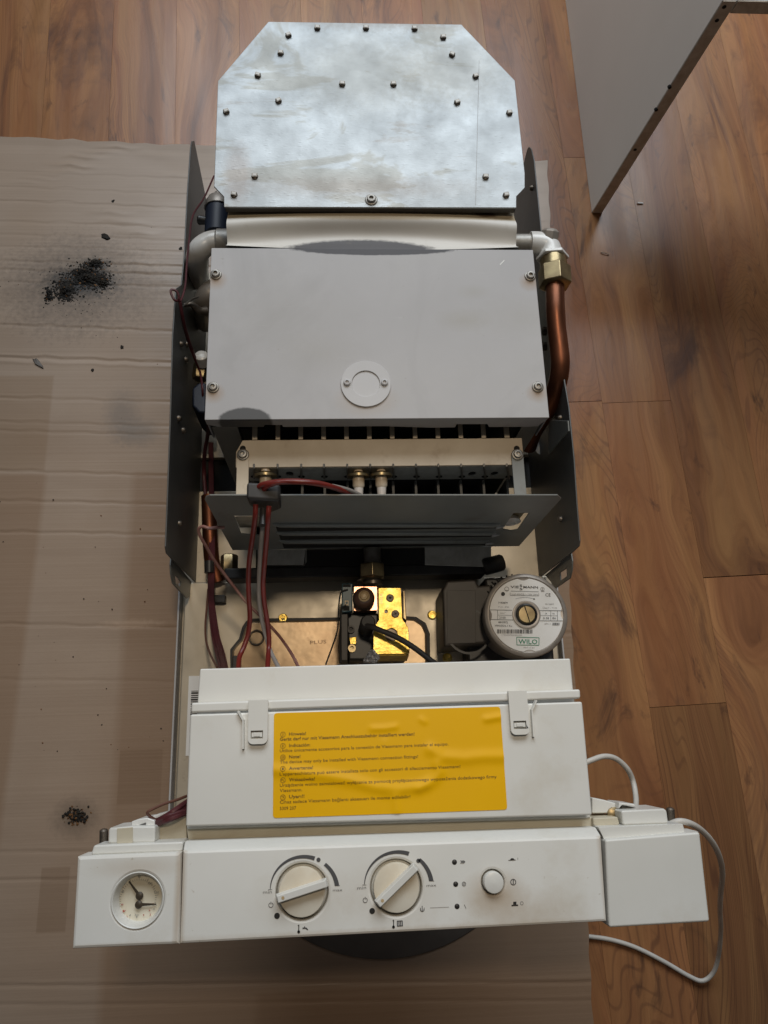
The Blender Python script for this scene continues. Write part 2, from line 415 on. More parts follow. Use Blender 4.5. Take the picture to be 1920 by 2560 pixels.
base = t.ramp(t.noise(mpw((13, 1.0, 1), 4.0), 1.0, 6, 0.6, 0.5), [(0.22, (0.100, 0.040, 0.021)), (0.40, (0.215, 0.090, 0.038)), (0.56, (0.300, 0.140, 0.056)), (0.72, (0.235, 0.088, 0.038)), (0.86, (0.16, 0.062, 0.034))])
tint = t.ramp(t.noise(mp((6, 0.7, 1)), 1.0, 2), [(0.35, (1.0, 0.86, 0.80)), (0.65, (1.0, 1.06, 1.0))])
base = t.mix(0.8, base, tint, 'MULTIPLY')
fine = t.ramp(t.noise(mpw((190, 4, 1), 40.0), 1.0, 4, 0.6, 0.3), [(0.3, 0.84), (0.7, 1.08)])
k = t.mix(1.0, base, fine, 'MULTIPLY')
wv = t.n('ShaderNodeTexWave', wave_type='BANDS', bands_direction='X'); wv.inputs['Scale'].default_value = 3.2; wv.inputs['Distortion'].default_value = 3.0
wv.inputs['Detail'].default_value = 3.0; wv.inputs['Detail Scale'].default_value = 0.8; t.l(mpw((9, 0.7, 1), 7.5), wv.inputs['Vector'])
lines = t.math('MULTIPLY', t.ramp(wv.outputs['Fac'], [(0.02, 1.0), (0.20, 0.0)]), t.ramp(t.noise(mp((7, 1.6, 1)), 1.0, 3), [(0.48, 0.0), (0.66, 0.5)]))
k = t.mix(lines, k, (0.085, 0.036, 0.022))
dk = t.ramp(t.noise(mpw((9, 2.2, 1), 3.0), 1.0, 7, 0.68, 1.4), [(0.54, 0.0), (0.70, 0.8)])
k = t.mix(dk, k, (0.085, 0.040, 0.027))
kn = t.ramp(t.noise(mp((16, 6, 1)), 1.0, 5, 0.65, 1.6), [(0.60, 0.0), (0.73, 0.85)])
k = t.mix(kn, k, (0.050, 0.026, 0.020))
hv = t.n('ShaderNodeHueSaturation'); t.l(k, hv.inputs['Color'])
t.l(t.ramp(oi.outputs['Random'], [(0.0, 1.02), (1.0, 1.46)]), hv.inputs['Value']); hv.inputs['Saturation'].default_value = 0.97
t.col(hv.outputs[0]); t.set(rough=t.ramp(t.noise(mp((40, 3, 1)), 1.0, 3), [(0.3, 0.20), (0.7, 0.34)]), spec=0.32)
t.bump(t.noise(mp((260, 6, 1)), 1.0, 3), 0.08, 0.0003); M['laminate'] = t.mat
M['sub_floor'] = mat('dark_joint', (0.11, 0.06, 0.036), rough=0.7)

# cardboard: kraft with corrugation streaks, scuffed lighter areas, stains
t = NT('brown_cardboard'); v = t.mapping()
k = t.ramp(t.noise(t.mapping((1.0, 7, 1)), 3.0, 6, 0.6, 0.3), [(0.30, (0.330, 0.240, 0.175)), (0.70, (0.390, 0.290, 0.215))])
k = t.mix(t.ramp(t.noise(v, 3.0, 4, 0.5, 0.5), [(0.46, 0.0), (0.62, 0.45)]), k, (0.33, 0.225, 0.150))
k = t.mix(t.ramp(t.noise(t.mapping((1, 90, 1)), 5.0, 3, 0.6), [(0.60, 0.0), (0.78, 0.16)]), k, (0.205, 0.14, 0.095))
k = t.mix(t.ramp(t.noise(v, 26, 6, 0.75), [(0.66, 0.0), (0.80, 0.5)]), k, (0.16, 0.11, 0.08))
M['card_k'] = k
t.set(rough=t.ramp(t.noise(v, 4.0, 3, 0.5, 0.3), [(0.42, 0.34), (0.58, 0.52)]))
t.bump(t.noise(t.mapping((0.5, 110, 1)), 2.4, 2, 0.5), 0.22, 0.0010)
CARD = t; M['card'] = t.mat
M['card_edge'] = mat('torn_card_edge', (0.50, 0.39, 0.30), (0.38, 0.28, 0.20), rough=0.85, vs=90)
M['tape'] = mat('brown_packing_tape', (0.255, 0.150, 0.085), (0.225, 0.130, 0.072), rough=0.30, vs=8, stretch=(1, 6, 1), rv=0.06)
M['soot'] = mat('soot_crumbs', (0.010, 0.009, 0.008), (0.026, 0.019, 0.012), rough=0.9, vs=90)
M['rust'] = mat('rust_crumbs', (0.20, 0.09, 0.025), (0.09, 0.04, 0.015), rough=0.9, vs=90)
M['cab_board'] = mat('white_melamine', (0.84, 0.82, 0.77), (0.80, 0.78, 0.73), rough=0.42, vs=5, bump=0.04, bs=500, bd=0.0002)
M['cab_edge'] = mat('chipboard_edge', (0.74, 0.62, 0.49), (0.60, 0.48, 0.36), rough=0.75, vs=120, bump=0.5, bs=320, bd=0.0010)

exec_parts = []
# ================================================================== SETTING
fl = MB(); fl.box(-2.2, 2.4, -1.6, 2.9, -0.05, -0.0075)
floor = tag(fl.build('floor', M['sub_floor']), 'brown walnut laminate floor of narrow strips', None, None, 'structure')
PW = 0.0965
ends = {5: (0.432, 0.76), 6: (0.432, 0.403), 7: (0.188, 1.2), 8: (0.02, 1.2), 9: (.3, 1.2), -1: (0.78, .60), -2: (.76, .62), -3: (.70, .7), 0: (.70, .7), 1: (.75, .8), 2: (.6, .8), 3: (.5, .9), 4: (.55, .9)}
th = math.atan(0.035)
for i in range(-9, 14):
    y0, L = ends.get(i, (random.uniform(-0.2, 0.2) + (0.93 if i in (-1, -2, -3) else 0.0), 0.405))
    k0 = -math.ceil((y0 + 0.75) / L)
    for k in range(k0, k0 + 8):
        a = y0 + k * L
        if a > 2.0: break
        yc = a + L / 2; xc = -0.205 + PW * (i + 0.5) - 0.035 * yc
        w, l = PW / 2 - 0.00004, L / 2 - 0.00006
        b = MB(); b.hexa([(-w, -l, -0.0075), (w, -l, -0.0075), (w, l, -0.0075), (-w, l, -0.0075)], [(-w + 12e-5, -l + 12e-5, 0), (w - 12e-5, -l + 12e-5, 0), (w - 12e-5, l - 12e-5, 0), (-w + 12e-5, l - 12e-5, 0)])
        b.add([(-w, -l, -0.0075), (w, -l, -0.0075), (w, l, -0.0075), (-w, l, -0.0075)], [], 0)
        o = b.build('plank', M['laminate'], floor, loc=(0, 0, 0))
        o.location = Vector((xc, yc, -0.0002)) - WORLD['floor']; o.rotation_euler = (0, 0, th)

# cardboard sheet with dents, a torn rear edge and darker patches
def card_top(x): return 0.8330 - 0.038 * x
def card_right(y): return 0.3165 - 0.045 * (0.82 - y)
RID = [(505, 1), (556, .8), (588, .6), (617, .6), (653, 1), (675, 1), (705, .7), (815, 1.2), (895, 2.2), (906, -1), (995, 1), (1055, .8), (1077, .9), (1179, 1.2), (1253, 1.3), (1330, 1.4), (1561, 1.2), (1700, .6), (2130, .8), (2200, 1.0), (2462, 1.3), (2510, .9), (430, .6), (470, .7)]
RID = [(at(60, r, 0.005).y + 0.038 * at(60, r, 0.005).x, s) for r, s in RID]
def card_z(x, y):
    q = y + 0.038 * x + 0.0006 * math.sin(x * 13 + y * 31)
    z = 0.0052 + 0.0007 * math.sin(x * 9 + 1.1) * math.sin(y * 7)
    for r, s in RID:
        d = (q - r) / 0.0016
        if abs(d) < 4: z += -0.00055 * s * math.exp(-d * d) + 0.0002 * s * math.exp(-(d - 1.7) ** 2)
    e = card_top(x) - y
    if e < 0.012: z += 0.0012 * (1 - e / 0.012)
    for (ax, ay, bx, by, h) in ((-.395, .80, -.30, .845, .0016), (-.33, .735, -.275, .69, .0012), (-.30, .66, -.19, .58, .0006), (-.265, .84, -.205, .745, .001), (-.46, .77, -.36, .80, .0009)):
        L2 = (bx - ax) ** 2 + (by - ay) ** 2; t_ = max(0, min(1, ((x - ax) * (bx - ax) + (y - ay) * (by - ay)) / L2))
        d = math.hypot(x - ax - t_ * (bx - ax), y - ay - t_ * (by - ay)) / 0.0028
        if d < 4: z += h * math.exp(-d * d)
    return z
nx, ny = 60, 900; XL, YB = -0.95, -0.62
cb = MB(); vs = []; fs = []
rnd = [random.uniform(-1, 1) for _ in range(nx + 2)]
for j in range(ny + 1):
    for i in range(nx + 1):
        u, v = i / nx, j / ny
        x = XL + (0.31 - XL) * u
        yt = card_top(x) + (0.0022 * rnd[i] if i % 1 == 0 else 0)
        y = YB + (yt - YB) * v
        xr = card_right(y) + 0.0007 * math.sin(y * 140)
        x = XL + (xr - XL) * u
        vs.append((x, y, card_z(x, y)))
for j in range(ny):
    for i in range(nx):
        a = j * (nx + 1) + i; fs.append((a, a + 1, a + nx + 2, a + nx + 1))
cb.add(vs, fs, 0)
N0 = len(vs)
rim = [i for i in range(nx + 1)] + [j * (nx + 1) + nx for j in range(1, ny + 1)] + [ny * (nx + 1) + i for i in range(nx - 1, -1, -1)]
cb.add([vs[i] for i in rim] + [(vs[i][0], vs[i][1], 0.0006) for i in rim],
       [(i, i + 1, i + 1 + len(rim), i + len(rim)) for i in range(len(rim) - 1)], 1)
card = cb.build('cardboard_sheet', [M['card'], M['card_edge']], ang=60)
tag(card, 'flattened brown cardboard sheet spread under the boiler, creased and stained', 'cardboard')
# torn liner curls along the rear edge
def liner(pts, wdt):
    b = MB(); vs = []; fs = []
    for k, (px, py) in enumerate(pts):
        p = at(px, py, 0.006); w = wdt * (0.5 + random.random())
        vs += [p, p + Vector((0.0, w, 0.0035)), p + Vector((0, w, 0.0045)), p + Vector((0, 0, 0.0012))]
    for k in range(len(pts) - 1):
        for q in range(4): fs.append((4 * k + q, 4 * k + (q + 1) % 4, 4 * k + 4 + (q + 1) % 4, 4 * k + 4 + q))
    b.add(vs, fs); b.build('torn_edge', M['card_edge'], card)
# finish the cardboard material with stains and a lighter band, a reflection painted in (object space)
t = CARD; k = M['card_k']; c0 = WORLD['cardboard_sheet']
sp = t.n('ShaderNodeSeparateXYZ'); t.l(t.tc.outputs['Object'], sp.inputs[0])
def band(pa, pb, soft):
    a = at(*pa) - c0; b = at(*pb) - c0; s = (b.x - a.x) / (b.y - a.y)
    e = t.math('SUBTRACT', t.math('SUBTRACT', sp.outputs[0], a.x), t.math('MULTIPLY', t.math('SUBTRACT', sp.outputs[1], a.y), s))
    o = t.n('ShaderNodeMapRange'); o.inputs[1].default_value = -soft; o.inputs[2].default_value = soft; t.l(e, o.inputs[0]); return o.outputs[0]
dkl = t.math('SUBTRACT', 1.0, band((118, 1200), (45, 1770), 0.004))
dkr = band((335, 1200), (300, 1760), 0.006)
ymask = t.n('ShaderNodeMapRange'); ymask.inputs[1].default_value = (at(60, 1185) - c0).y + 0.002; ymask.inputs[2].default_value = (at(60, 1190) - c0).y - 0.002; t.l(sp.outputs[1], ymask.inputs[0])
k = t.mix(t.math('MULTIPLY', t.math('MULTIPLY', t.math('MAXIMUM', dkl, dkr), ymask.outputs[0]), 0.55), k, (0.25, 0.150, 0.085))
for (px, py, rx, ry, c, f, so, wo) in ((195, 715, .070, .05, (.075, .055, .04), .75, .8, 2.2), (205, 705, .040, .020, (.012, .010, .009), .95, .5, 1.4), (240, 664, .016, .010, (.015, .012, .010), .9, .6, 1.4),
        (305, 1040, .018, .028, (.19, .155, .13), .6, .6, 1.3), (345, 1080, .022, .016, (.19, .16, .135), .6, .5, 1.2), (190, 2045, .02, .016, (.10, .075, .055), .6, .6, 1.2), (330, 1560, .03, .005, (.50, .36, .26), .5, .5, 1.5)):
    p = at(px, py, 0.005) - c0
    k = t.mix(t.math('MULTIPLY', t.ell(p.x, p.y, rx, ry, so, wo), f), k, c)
def rectm(x0, x1, y0, y1, so):                # soft-edged rectangle: darker patches of the card
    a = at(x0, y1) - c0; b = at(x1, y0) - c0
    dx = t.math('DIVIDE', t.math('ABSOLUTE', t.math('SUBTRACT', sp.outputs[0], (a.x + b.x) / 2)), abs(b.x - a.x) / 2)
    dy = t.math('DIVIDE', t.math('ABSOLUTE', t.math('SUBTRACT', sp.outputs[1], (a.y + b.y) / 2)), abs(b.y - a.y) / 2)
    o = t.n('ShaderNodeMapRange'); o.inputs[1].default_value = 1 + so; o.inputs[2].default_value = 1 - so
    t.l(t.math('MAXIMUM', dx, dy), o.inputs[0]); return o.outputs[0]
for x0, x1, y0, y1, c, f in ((-120, 138, 944, 1182, (.27, .175, .105), .55), (295, 410, 1872, 2010, (.22, .135, .08), .55), (95, 180, 2165, 2330, (.22, .14, .085), .45), (640, 1480, 2440, 2760, (.22, .135, .08), .5)):  # last rectangle: shade at the near end put into the card colour
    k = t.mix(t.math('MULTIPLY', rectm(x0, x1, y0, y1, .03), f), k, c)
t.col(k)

# soot heap and crumbs
sm = MB()
def crumb(b, p, s, m=0):
    vs = []; fs = []
    n = 5
    for lv, rr in ((0, .8), (.5, 1.0)):
        for i in range(n):
            a = 2 * math.pi * i / n; r = s * rr * random.uniform(.6, 1.2)
            vs.append((p[0] + r * math.cos(a), p[1] + r * math.sin(a), p[2] + lv * s * random.uniform(.7, 1.2)))
    vs.append((p[0], p[1], p[2] + s * random.uniform(.8, 1.2)))
    for i in range(n):
        j = (i + 1) % n; fs += [(i, j, n + j, n + i), (n + i, n + j, 2 * n)]
    b.add(vs, fs, m)
Z0 = 0.0055
for (px, py, sx, sy, n, s0, s1) in ((165, 725, 17, 19, 900, .0006, .0022), (222, 697, 30, 15, 1000, .0006, .0022), (258, 705, 16, 16, 380, .0006, .0018), (238, 660, 18, 11, 240, .0005, .0022), (212, 684, 34, 22, 700, .0004, .0018), (120, 737, 8, 14, 90, .0006, .0026), (200, 712, 60, 36, 600, .0003, .0012), (215, 770, 55, 24, 160, .0003, .0012), (200, 700, 115, 80, 260, .0002, .0009)):
    for _ in range(n):
        x = random.gauss(px, sx * .8); y = random.gauss(py, sy * .7)
        p = at(x, y, Z0); d = math.hypot((x - px) / sx, (y - py) / sy)
        p.z += max(0, (0.007 * (s1 > .0016)) * (1 - d)) * random.random() - 0.0004
        crumb(sm, p, random.uniform(s0, s1) * (0.6 if random.random() < .6 else 1), 1 if random.random() < .06 else 0)
for _ in range(60):
    p = at(random.uniform(0, 420), random.uniform(420, 1900), Z0 - 0.0005); crumb(sm, p, random.uniform(.0003, .0011), random.random() < .3)
tag(sm.build('soot_heap', [M['soot'], M['rust']]), 'heap of black soot and rust crumbs scattered on the cardboard left of the boiler', 'soot', None, 'stuff')
def flake(px, py, l, w, ang, mt, label):
    p = at(px, py, Z0); b = MB()
    n = 11; ring_ = []
    for q in range(n):
        a_ = 2 * math.pi * q / n; rr_ = random.uniform(.72, 1.12); u_, v_ = l * math.cos(a_) * rr_, w * math.sin(a_) * rr_
        ring_.append((p.x + u_ * math.cos(ang) - v_ * math.sin(ang), p.y + u_ * math.sin(ang) + v_ * math.cos(ang)))
    vs_ = [(x, y, Z0 - .001) for x, y in ring_] + [(p.x + (x - p.x) * .72, p.y + (y - p.y) * .72, Z0 + w * random.uniform(.15, .5)) for x, y in ring_] + [(p.x, p.y, Z0 + w * .35)]
    b.add(vs_, [(q, (q + 1) % n, n + (q + 1) % n, n + q) for q in range(n)] + [(n + q, n + (q + 1) % n, 2 * n) for q in range(n)])
    o = b.build('soot_flake', mt, ang=20); tag(o, label, 'soot flake', 'loose soot flakes on the cardboard'); return o
flake(264, 592, .010, .0055, 2.6, M['soot'], 'black soot flake lying just above the soot heap')
flake(95, 908, .012, .0038, -.8, M['dark_matt'], 'long grey flake lying below and left of the soot heap')
flake(305, 868, .004, .0030, 1.7, M['soot'], 'small dark flake below and right of the soot heap')
flake(231, 925, .003, .003, 0.3, M['soot'], 'tiny dark flake straight below the soot heap, nearest the strong cardboard crease')
flake(452, 622, .004, .003, 1.4, M['soot'], 'small dark flake close to the rim of the left side panel')
flake(283, 503, .004, .0025, 1.2, M['soot'], 'small dark flake nearest the torn rear edge of the cardboard')
for (px, py) in ((192, 2040),):
    p = at(px, py, Z0); b = MB()
    for q in range(150):
        crumb(b, (p.x + random.gauss(0, .0055), p.y + random.gauss(0.001, .0038), Z0 - .001 + random.random() * .002), random.uniform(.0006, .0022), 0 if random.random() < .8 else 1)
    for q in range(40): crumb(b, (p.x + random.gauss(0, .006), p.y - .006 + random.gauss(0, .0018), Z0 - .0008), random.uniform(.0006, .0018), 1)
    tag(b.build('rust_lump', [M['soot'], M['rust']]), 'black and orange rust lump on the cardboard left of the control panel', 'rust lump')
b = MB(); p = at(1600, 508, 0.001); b.hexa([p + Vector(v) for v in ((-.004, -.001, 0), (.005, -.0016, 0), (.005, .0012, 0), (-.004, .0014, 0))], [p + Vector(v) for v in ((-.003, -.001, .0012), (.004, -.001, .001), (.004, .0008, .001), (-.003, .001, .0012))])
tag(b.build('paint_chip', M['cab_board']), 'tiny pale chip lying on the floor inside the open cabinet', 'chip')
b = MB(); p = at(1512, 632, 0.001); b.tube([p + Vector((-.006, .001, 0)), p + Vector((0, -.001, .001)), p + Vector((.006, -.003, 0))], .0007, 6)
tag(b.build('wood_splinter', M['card_edge']), 'tiny pale splinter on the floor right of the copper pipe elbow', 'splinter')

# thin dark disc laid flat on the cardboard under the control panel
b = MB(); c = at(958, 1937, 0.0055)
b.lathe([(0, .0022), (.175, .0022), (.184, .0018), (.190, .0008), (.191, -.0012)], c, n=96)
tag(b.build('round_disc', M['dark_matt']), 'dark round disc half hidden under the control panel', 'lid')

# open cabinet carcass, leaning a little
foot = at(1479, 532, 0.0); topc = aty(1807, 0, foot.y)
lean = (topc.x - foot.x) / topc.z; HT = topc.z; TH = 0.016
cab = tag(empty('open_cabinet', foot), 'white open-backed cabinet carcass standing on the floor at upper right', 'cabinet')
def lean_board(name, x0, x1, y0, y1, z0, z1):
    b = MB()
    q = lambda z: [(x0 + lean * z, y0, z), (x1 + lean * z, y0, z), (x1 + lean * z, y1, z), (x0 + lean * z, y1, z)]
    b.hexa(q(z0), q(z1), 0)
    e = 0.0012                                  # raw edge strip, a hair proud of the melamine
    qe = lambda z: [(x0 + lean * z + 8e-4, y0 - e, z), (x1 + lean * z - 8e-4, y0 - e, z), (x1 + lean * z - 8e-4, y0 + 2e-4, z), (x0 + lean * z + 8e-4, y0 + 2e-4, z)]
    b.hexa(qe(z0 + 5e-4), qe(z1 - 5e-4), 1)
    return b.build(name, [M['cab_board'], M['cab_edge']], cab, bev=0.0006, seg=1)
sidep = lean_board('side_board', foot.x, foot.x + TH, foot.y, foot.y + 0.62, 0.0, HT)
lean_board('side_board', foot.x + 0.72, foot.x + 0.72 + TH, foot.y, foot.y + 0.32, 0.0, HT - TH - 0.001)
lean_board('top_board', foot.x + TH + 0.0004, foot.x + 0.72 + TH, foot.y + 0.001, foot.y + 0.17, HT - TH, HT - 0.0004)
for (cx, cy) in ((1375, 45), (1328, 132), (1022, 567), (935, 713), (798, 970)):
    p = aty(1280 + cx / 2.592, cy / 2.592, foot.y - 0.0012)
    b = MB(); b.lathe([(0, .0004), (.0022, .0004), (.0026, -.002)], p, (0, -1, 0), 10)
    b.build('nail_hole', M['black'], sidep)

# ================================================================== BOILER
ROOT = at(930, 1300, 0.0)
boiler = tag(empty('gas_boiler', ROOT), 'dismantled white gas wall boiler lying on its back with its covers off', 'boiler')
ZB, ZF, ZC, ZR, ZP = 0.018, 0.272, 0.285, 0.252, 0.350
P = lambda mb, name, m, par=boiler, **k: mb.build(name, m, par, **k)
xL, xR = -0.175, 0.246

# back plate with its rims
b = MB()
yb1 = at(496, 1145, ZB).y; yb2 = at(500, 1228, ZB).y
b.box(-0.190, 0.262, -0.155, yb2, 0.008, ZB); b.box(-0.190, 0.262, yb1, 0.62, 0.008, ZB)
back = P(b, 'back_plate', M['back_zinc'], bev=0.001)
b = MB(); b.box(-0.188, 0.260, yb2 - .002, yb1 + .002, 0.0062, 0.0078); P(b, 'rear_recess', M['black'])
for x in (-0.192, 0.262):
    b = MB(); b.box(x, x + 0.002, -0.155, at(470, 1485, .02).y + .01, 0.008, 0.036); b.build('rim', M['cab_board'] if False else M['grey_paint'], back, bev=0.0005)
# raised tray of the lower compartment
b = MB(); yt = at(600, 1453, .030).y
b.plate(rrect(-0.186, 0.259, -0.15, yt, 0.006), [], ZB, 0.030)
tray = P(b, 'base_tray', M['back_zinc'], bev=0.002)

# side panels and their lower lugs
def profile(pxs, x): return [(atx(px, py, x).y, atx(px, py, x).z) for px, py in pxs]
left = profile([(486, 352), (481, 353), (478, 368), (470, 480), (462, 640), (455, 712), (441, 722), (433, 840), (428, 1030), (418, 1300), (415, 1366), (418, 1384), (430, 1397), (490, 1456)], xL)
left = [(left[0][0] - .02, ZB), ] + left[:]
left[-1] = (left[-1][0], ZB)
right = profile([(1318, 372), (1322, 367), (1327, 372), (1334, 400), (1352, 580), (1384, 800), (1421, 1020), (1434, 1150), (1441, 1260), (1448, 1352), (1446, 1366), (1430, 1381), (1358, 1436)], xR)
right = [(right[0][0] - .02, ZB)] + right; right[-1] = (right[-1][0], ZB)
riv = {xL: [(451, 860), (466, 861), (463, 899), (445, 1046), (456, 1076), (447, 1309)], xR: [(1402, 1045), (1381, 1070), (1403, 1298), (1331, 470)]}
for x, pr, w in ((xL, left, -0.0016), (xR, right, 0.0016)):
    b = MB(); b.plate(pr, [], 0, w, lambda u, v, q, x=x: (x + q, u, v))
    sp_ = P(b, 'side_panel', M['dark_grey'], bev=0.0004, seg=1)
    for px, py in riv[x]:
        p = atx(px, py, x); b = MB(); b.lathe([(.0036, -.001), (.0036, .0016), (.0024, .0036), (0, .004)], p, (1 if x < 0 else -1, 0, 0), 12)
        b.build('rivet', M['dark_steel'], sp_)
for x, pts, hole in ((xL - .004, [(429, 1392), (427, 1412), (428, 1434), (433, 1459), (468, 1497), (492, 1470)], [(437, 1437), (447, 1446), (453, 1456), (451, 1467), (440, 1458)]),
                     (xR + .004, [(1427, 1383), (1430, 1402), (1429, 1425), (1424, 1446), (1390, 1470), (1362, 1438)], [(1399, 1432), (1416, 1421), (1417, 1440), (1401, 1452)])):
    o_ = profile(pts, x); h_ = profile(hole, x)
    b = MB(); b.plate(o_, [h_], 0, -.0016 if x < 0 else .0016, lambda u, v, q, x=x: (x + q, u, v))
    P(b, 'mounting_lug', M['shield_grey'], bev=0.0003, seg=1)
# bracket foot by the right panel
b = MB(); b.plate([at2(px, py, .075) for px, py in ((1365, 1063), (1334, 1111), (1336, 1124), (1344, 1133), (1352, 1137), (1369, 1137))], [], .073, .075); P(b, 'bracket_foot', M['galv_plain'], bev=.0005)
b = MB(); b.plate([(p.y, p.z) for p in (atx(1372, 1050, .240), atx(1419, 1052, .240), atx(1421, 1078, .240), atx(1370, 1136, .240))], [], 0, .0015, lambda u, v, q: (.240 + q, u, v)); P(b, 'inner_bracket', M['shield_grey'], bev=.0003)

# ---- flue cover
F = crop(480, 0, 1659 / 920)
out = [(671, 54), (1154, 61), (1160, 68), (1287, 201), (1312, 433), (1312, 469), (1291, 491), (1291, 519), (560, 517), (560, 492), (535, 466), (545, 202)]
b = MB(); b.plate([at2(x, y, ZF) for x, y in out], [], ZF - .0022, ZF)
flue = P(b, 'flue_cover', M['galv'], bev=.0005)
b = MB(); yh_ = at(925, 519, ZF).y + .006; b.plate([(-0.110, yh_), (0.185, yh_), (0.185, .70), (0.135, .765), (-0.055, .765), (-0.110, .70)], [], .05, ZF - .0026); P(b, 'draught_hood_box', M['dark_grey'])
b = MB(); q = [at(x, y, ZF - .0024) for x, y in ((563, 519), (1290, 521), (1289, 512), (564, 510))]
b.hexa([v + Vector((0, 0, -.007)) for v in q], q); b.build('folded_lip', M['dark_grey'], flue)
b = MB(); a_ = at(1198, 150, ZF + .0003); c_ = at(1189, 512, ZF + .0003); seg(b, a_, c_, .0004); b.build('scored_line', M['ink_faint'], flue)
def clip(p, rz, s=1.0):
    b = MB(); p = Vector(p)
    b.lathe([(.0046 * s, 0), (.0042 * s, .0012), (.0034 * s, .0016)], p, n=14)
    cs, sn = math.cos(rz), math.sin(rz)
    def bx(x0, x1, y0, y1, z0, z1, m):
        v = [(x, y, z) for z in (z0, z1) for y in (y0, y1) for x in (x0, x1)]
        b.add([(p.x + x * cs - y * sn, p.y + x * sn + y * cs, p.z + z) for x, y, z in v], [(0, 2, 3, 1), (4, 5, 7, 6), (0, 1, 5, 4), (2, 6, 7, 3), (0, 4, 6, 2), (1, 3, 7, 5)], m)
    bx(-.0034 * s, .0034 * s, -.003 * s, .0026 * s, .001, .0042 * s, 0); bx(-.0026 * s, .0026 * s, -.0021 * s, .0018 * s, .0042 * s, .0048 * s, 1)
    return b
for i, (cx, cy) in enumerate([(565, 130), (784, 130), (1003, 133), (435, 163), (1132, 172), (400, 243), (1172, 250), (297, 343), (1278, 348), (677, 382), (908, 383), (390, 458), (1195, 465), (155, 507), (1430, 512), (283, 797), (1323, 800), (190, 880), (1415, 883)]):
    clip(at(*F(cx, cy), ZF - .0003), random.uniform(-.6, .6) if i not in (0, 1, 2, 15, 16) else 0.0, 0.82).build('screw', [M['dark_steel'], M['steel']], flue, bev=.0003, seg=1)
def hexscrew(p, s, parent, ax=(0, 0, 1), mats=None, name='screw'):
    b = MB()
    b.lathe([(s * 1.0, -.0004), (s * 1.0, .0009), (s * .92, .0013), (s * .74, .0013), (s * .72, .0030), (s * .62, .0040), (s * .36, .0042), (s * .34, .0022), (0, .0020)], p, ax, 24)
    return b.build(name, mats or M['steel'], parent, ang=50)
hexscrew(at(*F(808, 902), ZF), .0065, flue)

# ---- draught diverter, a curved cream sheet
t = NT('diverter_enamel'); v = t.mapping()
k = t.ramp(t.noise(v, 6, 4), [(0.35, (0.62, 0.59, 0.54)), (0.65, (0.70, 0.675, 0.635))])
DIV = t
nxd, nyd = 64, 40
xd0, xd1 = at(571, 600, .25).x, at(1285, 600, .25).x; yd0, yd1 = at(900, 640, .25).y, at(900, 514, .25).y + .004
b = MB(); vs = []; fs = []
def dz(u, v):                                   # u across, v from the cover (0) to the flue plate (1)
    e = 1 - (2 * u - 1) ** 2
    bow = 0.20 * e
    z = .2580
    z += .0085 * math.exp(-((v - (0.40 + .12 * e)) / .17) ** 2)
    z -= .0065 * math.exp(-((v - (0.16 + bow)) / .16) ** 2) * (0.45 + .55 * e)
    z -= .004 * max(0, v - .78) / .22
    z += .010 * max(0, .14 - v) / .14 * (1 - .75 * e)
    return z
for j in range(nyd + 1):
    for i in range(nxd + 1):
        u, v_ = i / nxd, j / nyd
        vs.append((xd0 + (xd1 - xd0) * u, yd0 + (yd1 - yd0) * v_, dz(u, v_)))
for j in range(nyd):
    for i in range(nxd):
        a = j * (nxd + 1) + i; fs.append((a, a + 1, a + nxd + 2, a + nxd + 1))
b.add(vs, fs)
for i in (0, nxd):
    ring = [vs[j * (nxd + 1) + i] for j in range(nyd + 1)]
    b.add(ring + [(p[0], p[1], .12) for p in ring], [(j, j + 1, j + 2 + nyd, j + 1 + nyd) for j in range(nyd)])
div = P(b, 'draught_diverter', t.mat, ang=60); dc = WORLD[div.name]
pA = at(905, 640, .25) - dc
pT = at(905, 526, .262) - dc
k = t.mix(t.math('MULTIPLY', t.ell(0, pT.y, .60, .0125, .10, .15), .88), k, (0.47, 0.375, 0.24))  # tan stain, deepened to hold the shade under the flue plate
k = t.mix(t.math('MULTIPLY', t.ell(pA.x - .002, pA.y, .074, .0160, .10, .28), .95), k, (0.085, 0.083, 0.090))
k = t.mix(t.math('MULTIPLY', t.ell((at(1215, 533, .262) - dc).x, (at(1215, 533, .262) - dc).y, .012, .004, .3, 1.2), .9), k, (0.12, 0.07, 0.04))
k = t.mix(t.ramp(t.noise(v, 30, 6, .7), [(0.62, 0.0), (0.85, 0.45)]), k, (0.36, 0.30, 0.22))
t.col(k); t.set(rough=.5, spec=.25)

# ---- combustion chamber and its front cover
cl, cr = at(520, 800, ZC).x, at(1355, 800, ZC).x
cl, cr = (at(513, 1047, ZC).x + at(527, 620, ZC).x) / 2, (at(1367, 1047, ZC).x + at(1339, 625, ZC).x) / 2
y0c, y1c = at(940, 1047, ZC).y, at(940, 622, ZC).y
b = MB(); b.box(cl + .003, cr - .003, y0c + .028, y1c - .002, .03, ZC - .003)
chamber = P(b, 'combustion_chamber', M['dark_grey'])  # grey-painted walls, their shade put in as a darker colour
for (xa, xb) in ((cl + .0025, at(585, 1110, ZR).x + .004), (at(1308, 1110, ZR).x - .001, cr - .0025)):
    b = MB(); b.box(xa, xb, y0c + .003, y0c + .0275, .045, ZC - .024); b.build('chamber_wing', M['shield_grey'], chamber)
b = MB(); b.box(at(590, 1090, ZR).x, at(1306, 1090, ZR).x, y0c + .006, y0c + .0278, .06, ZR - .004); b.build('burner_opening', M['black'], chamber)
t = NT('cover_paint'); v = t.mapping()
k = t.ramp(t.noise(v, 5, 5), [(0.35, (0.42, 0.41, 0.412)), (0.65, (0.475, 0.464, 0.466))])
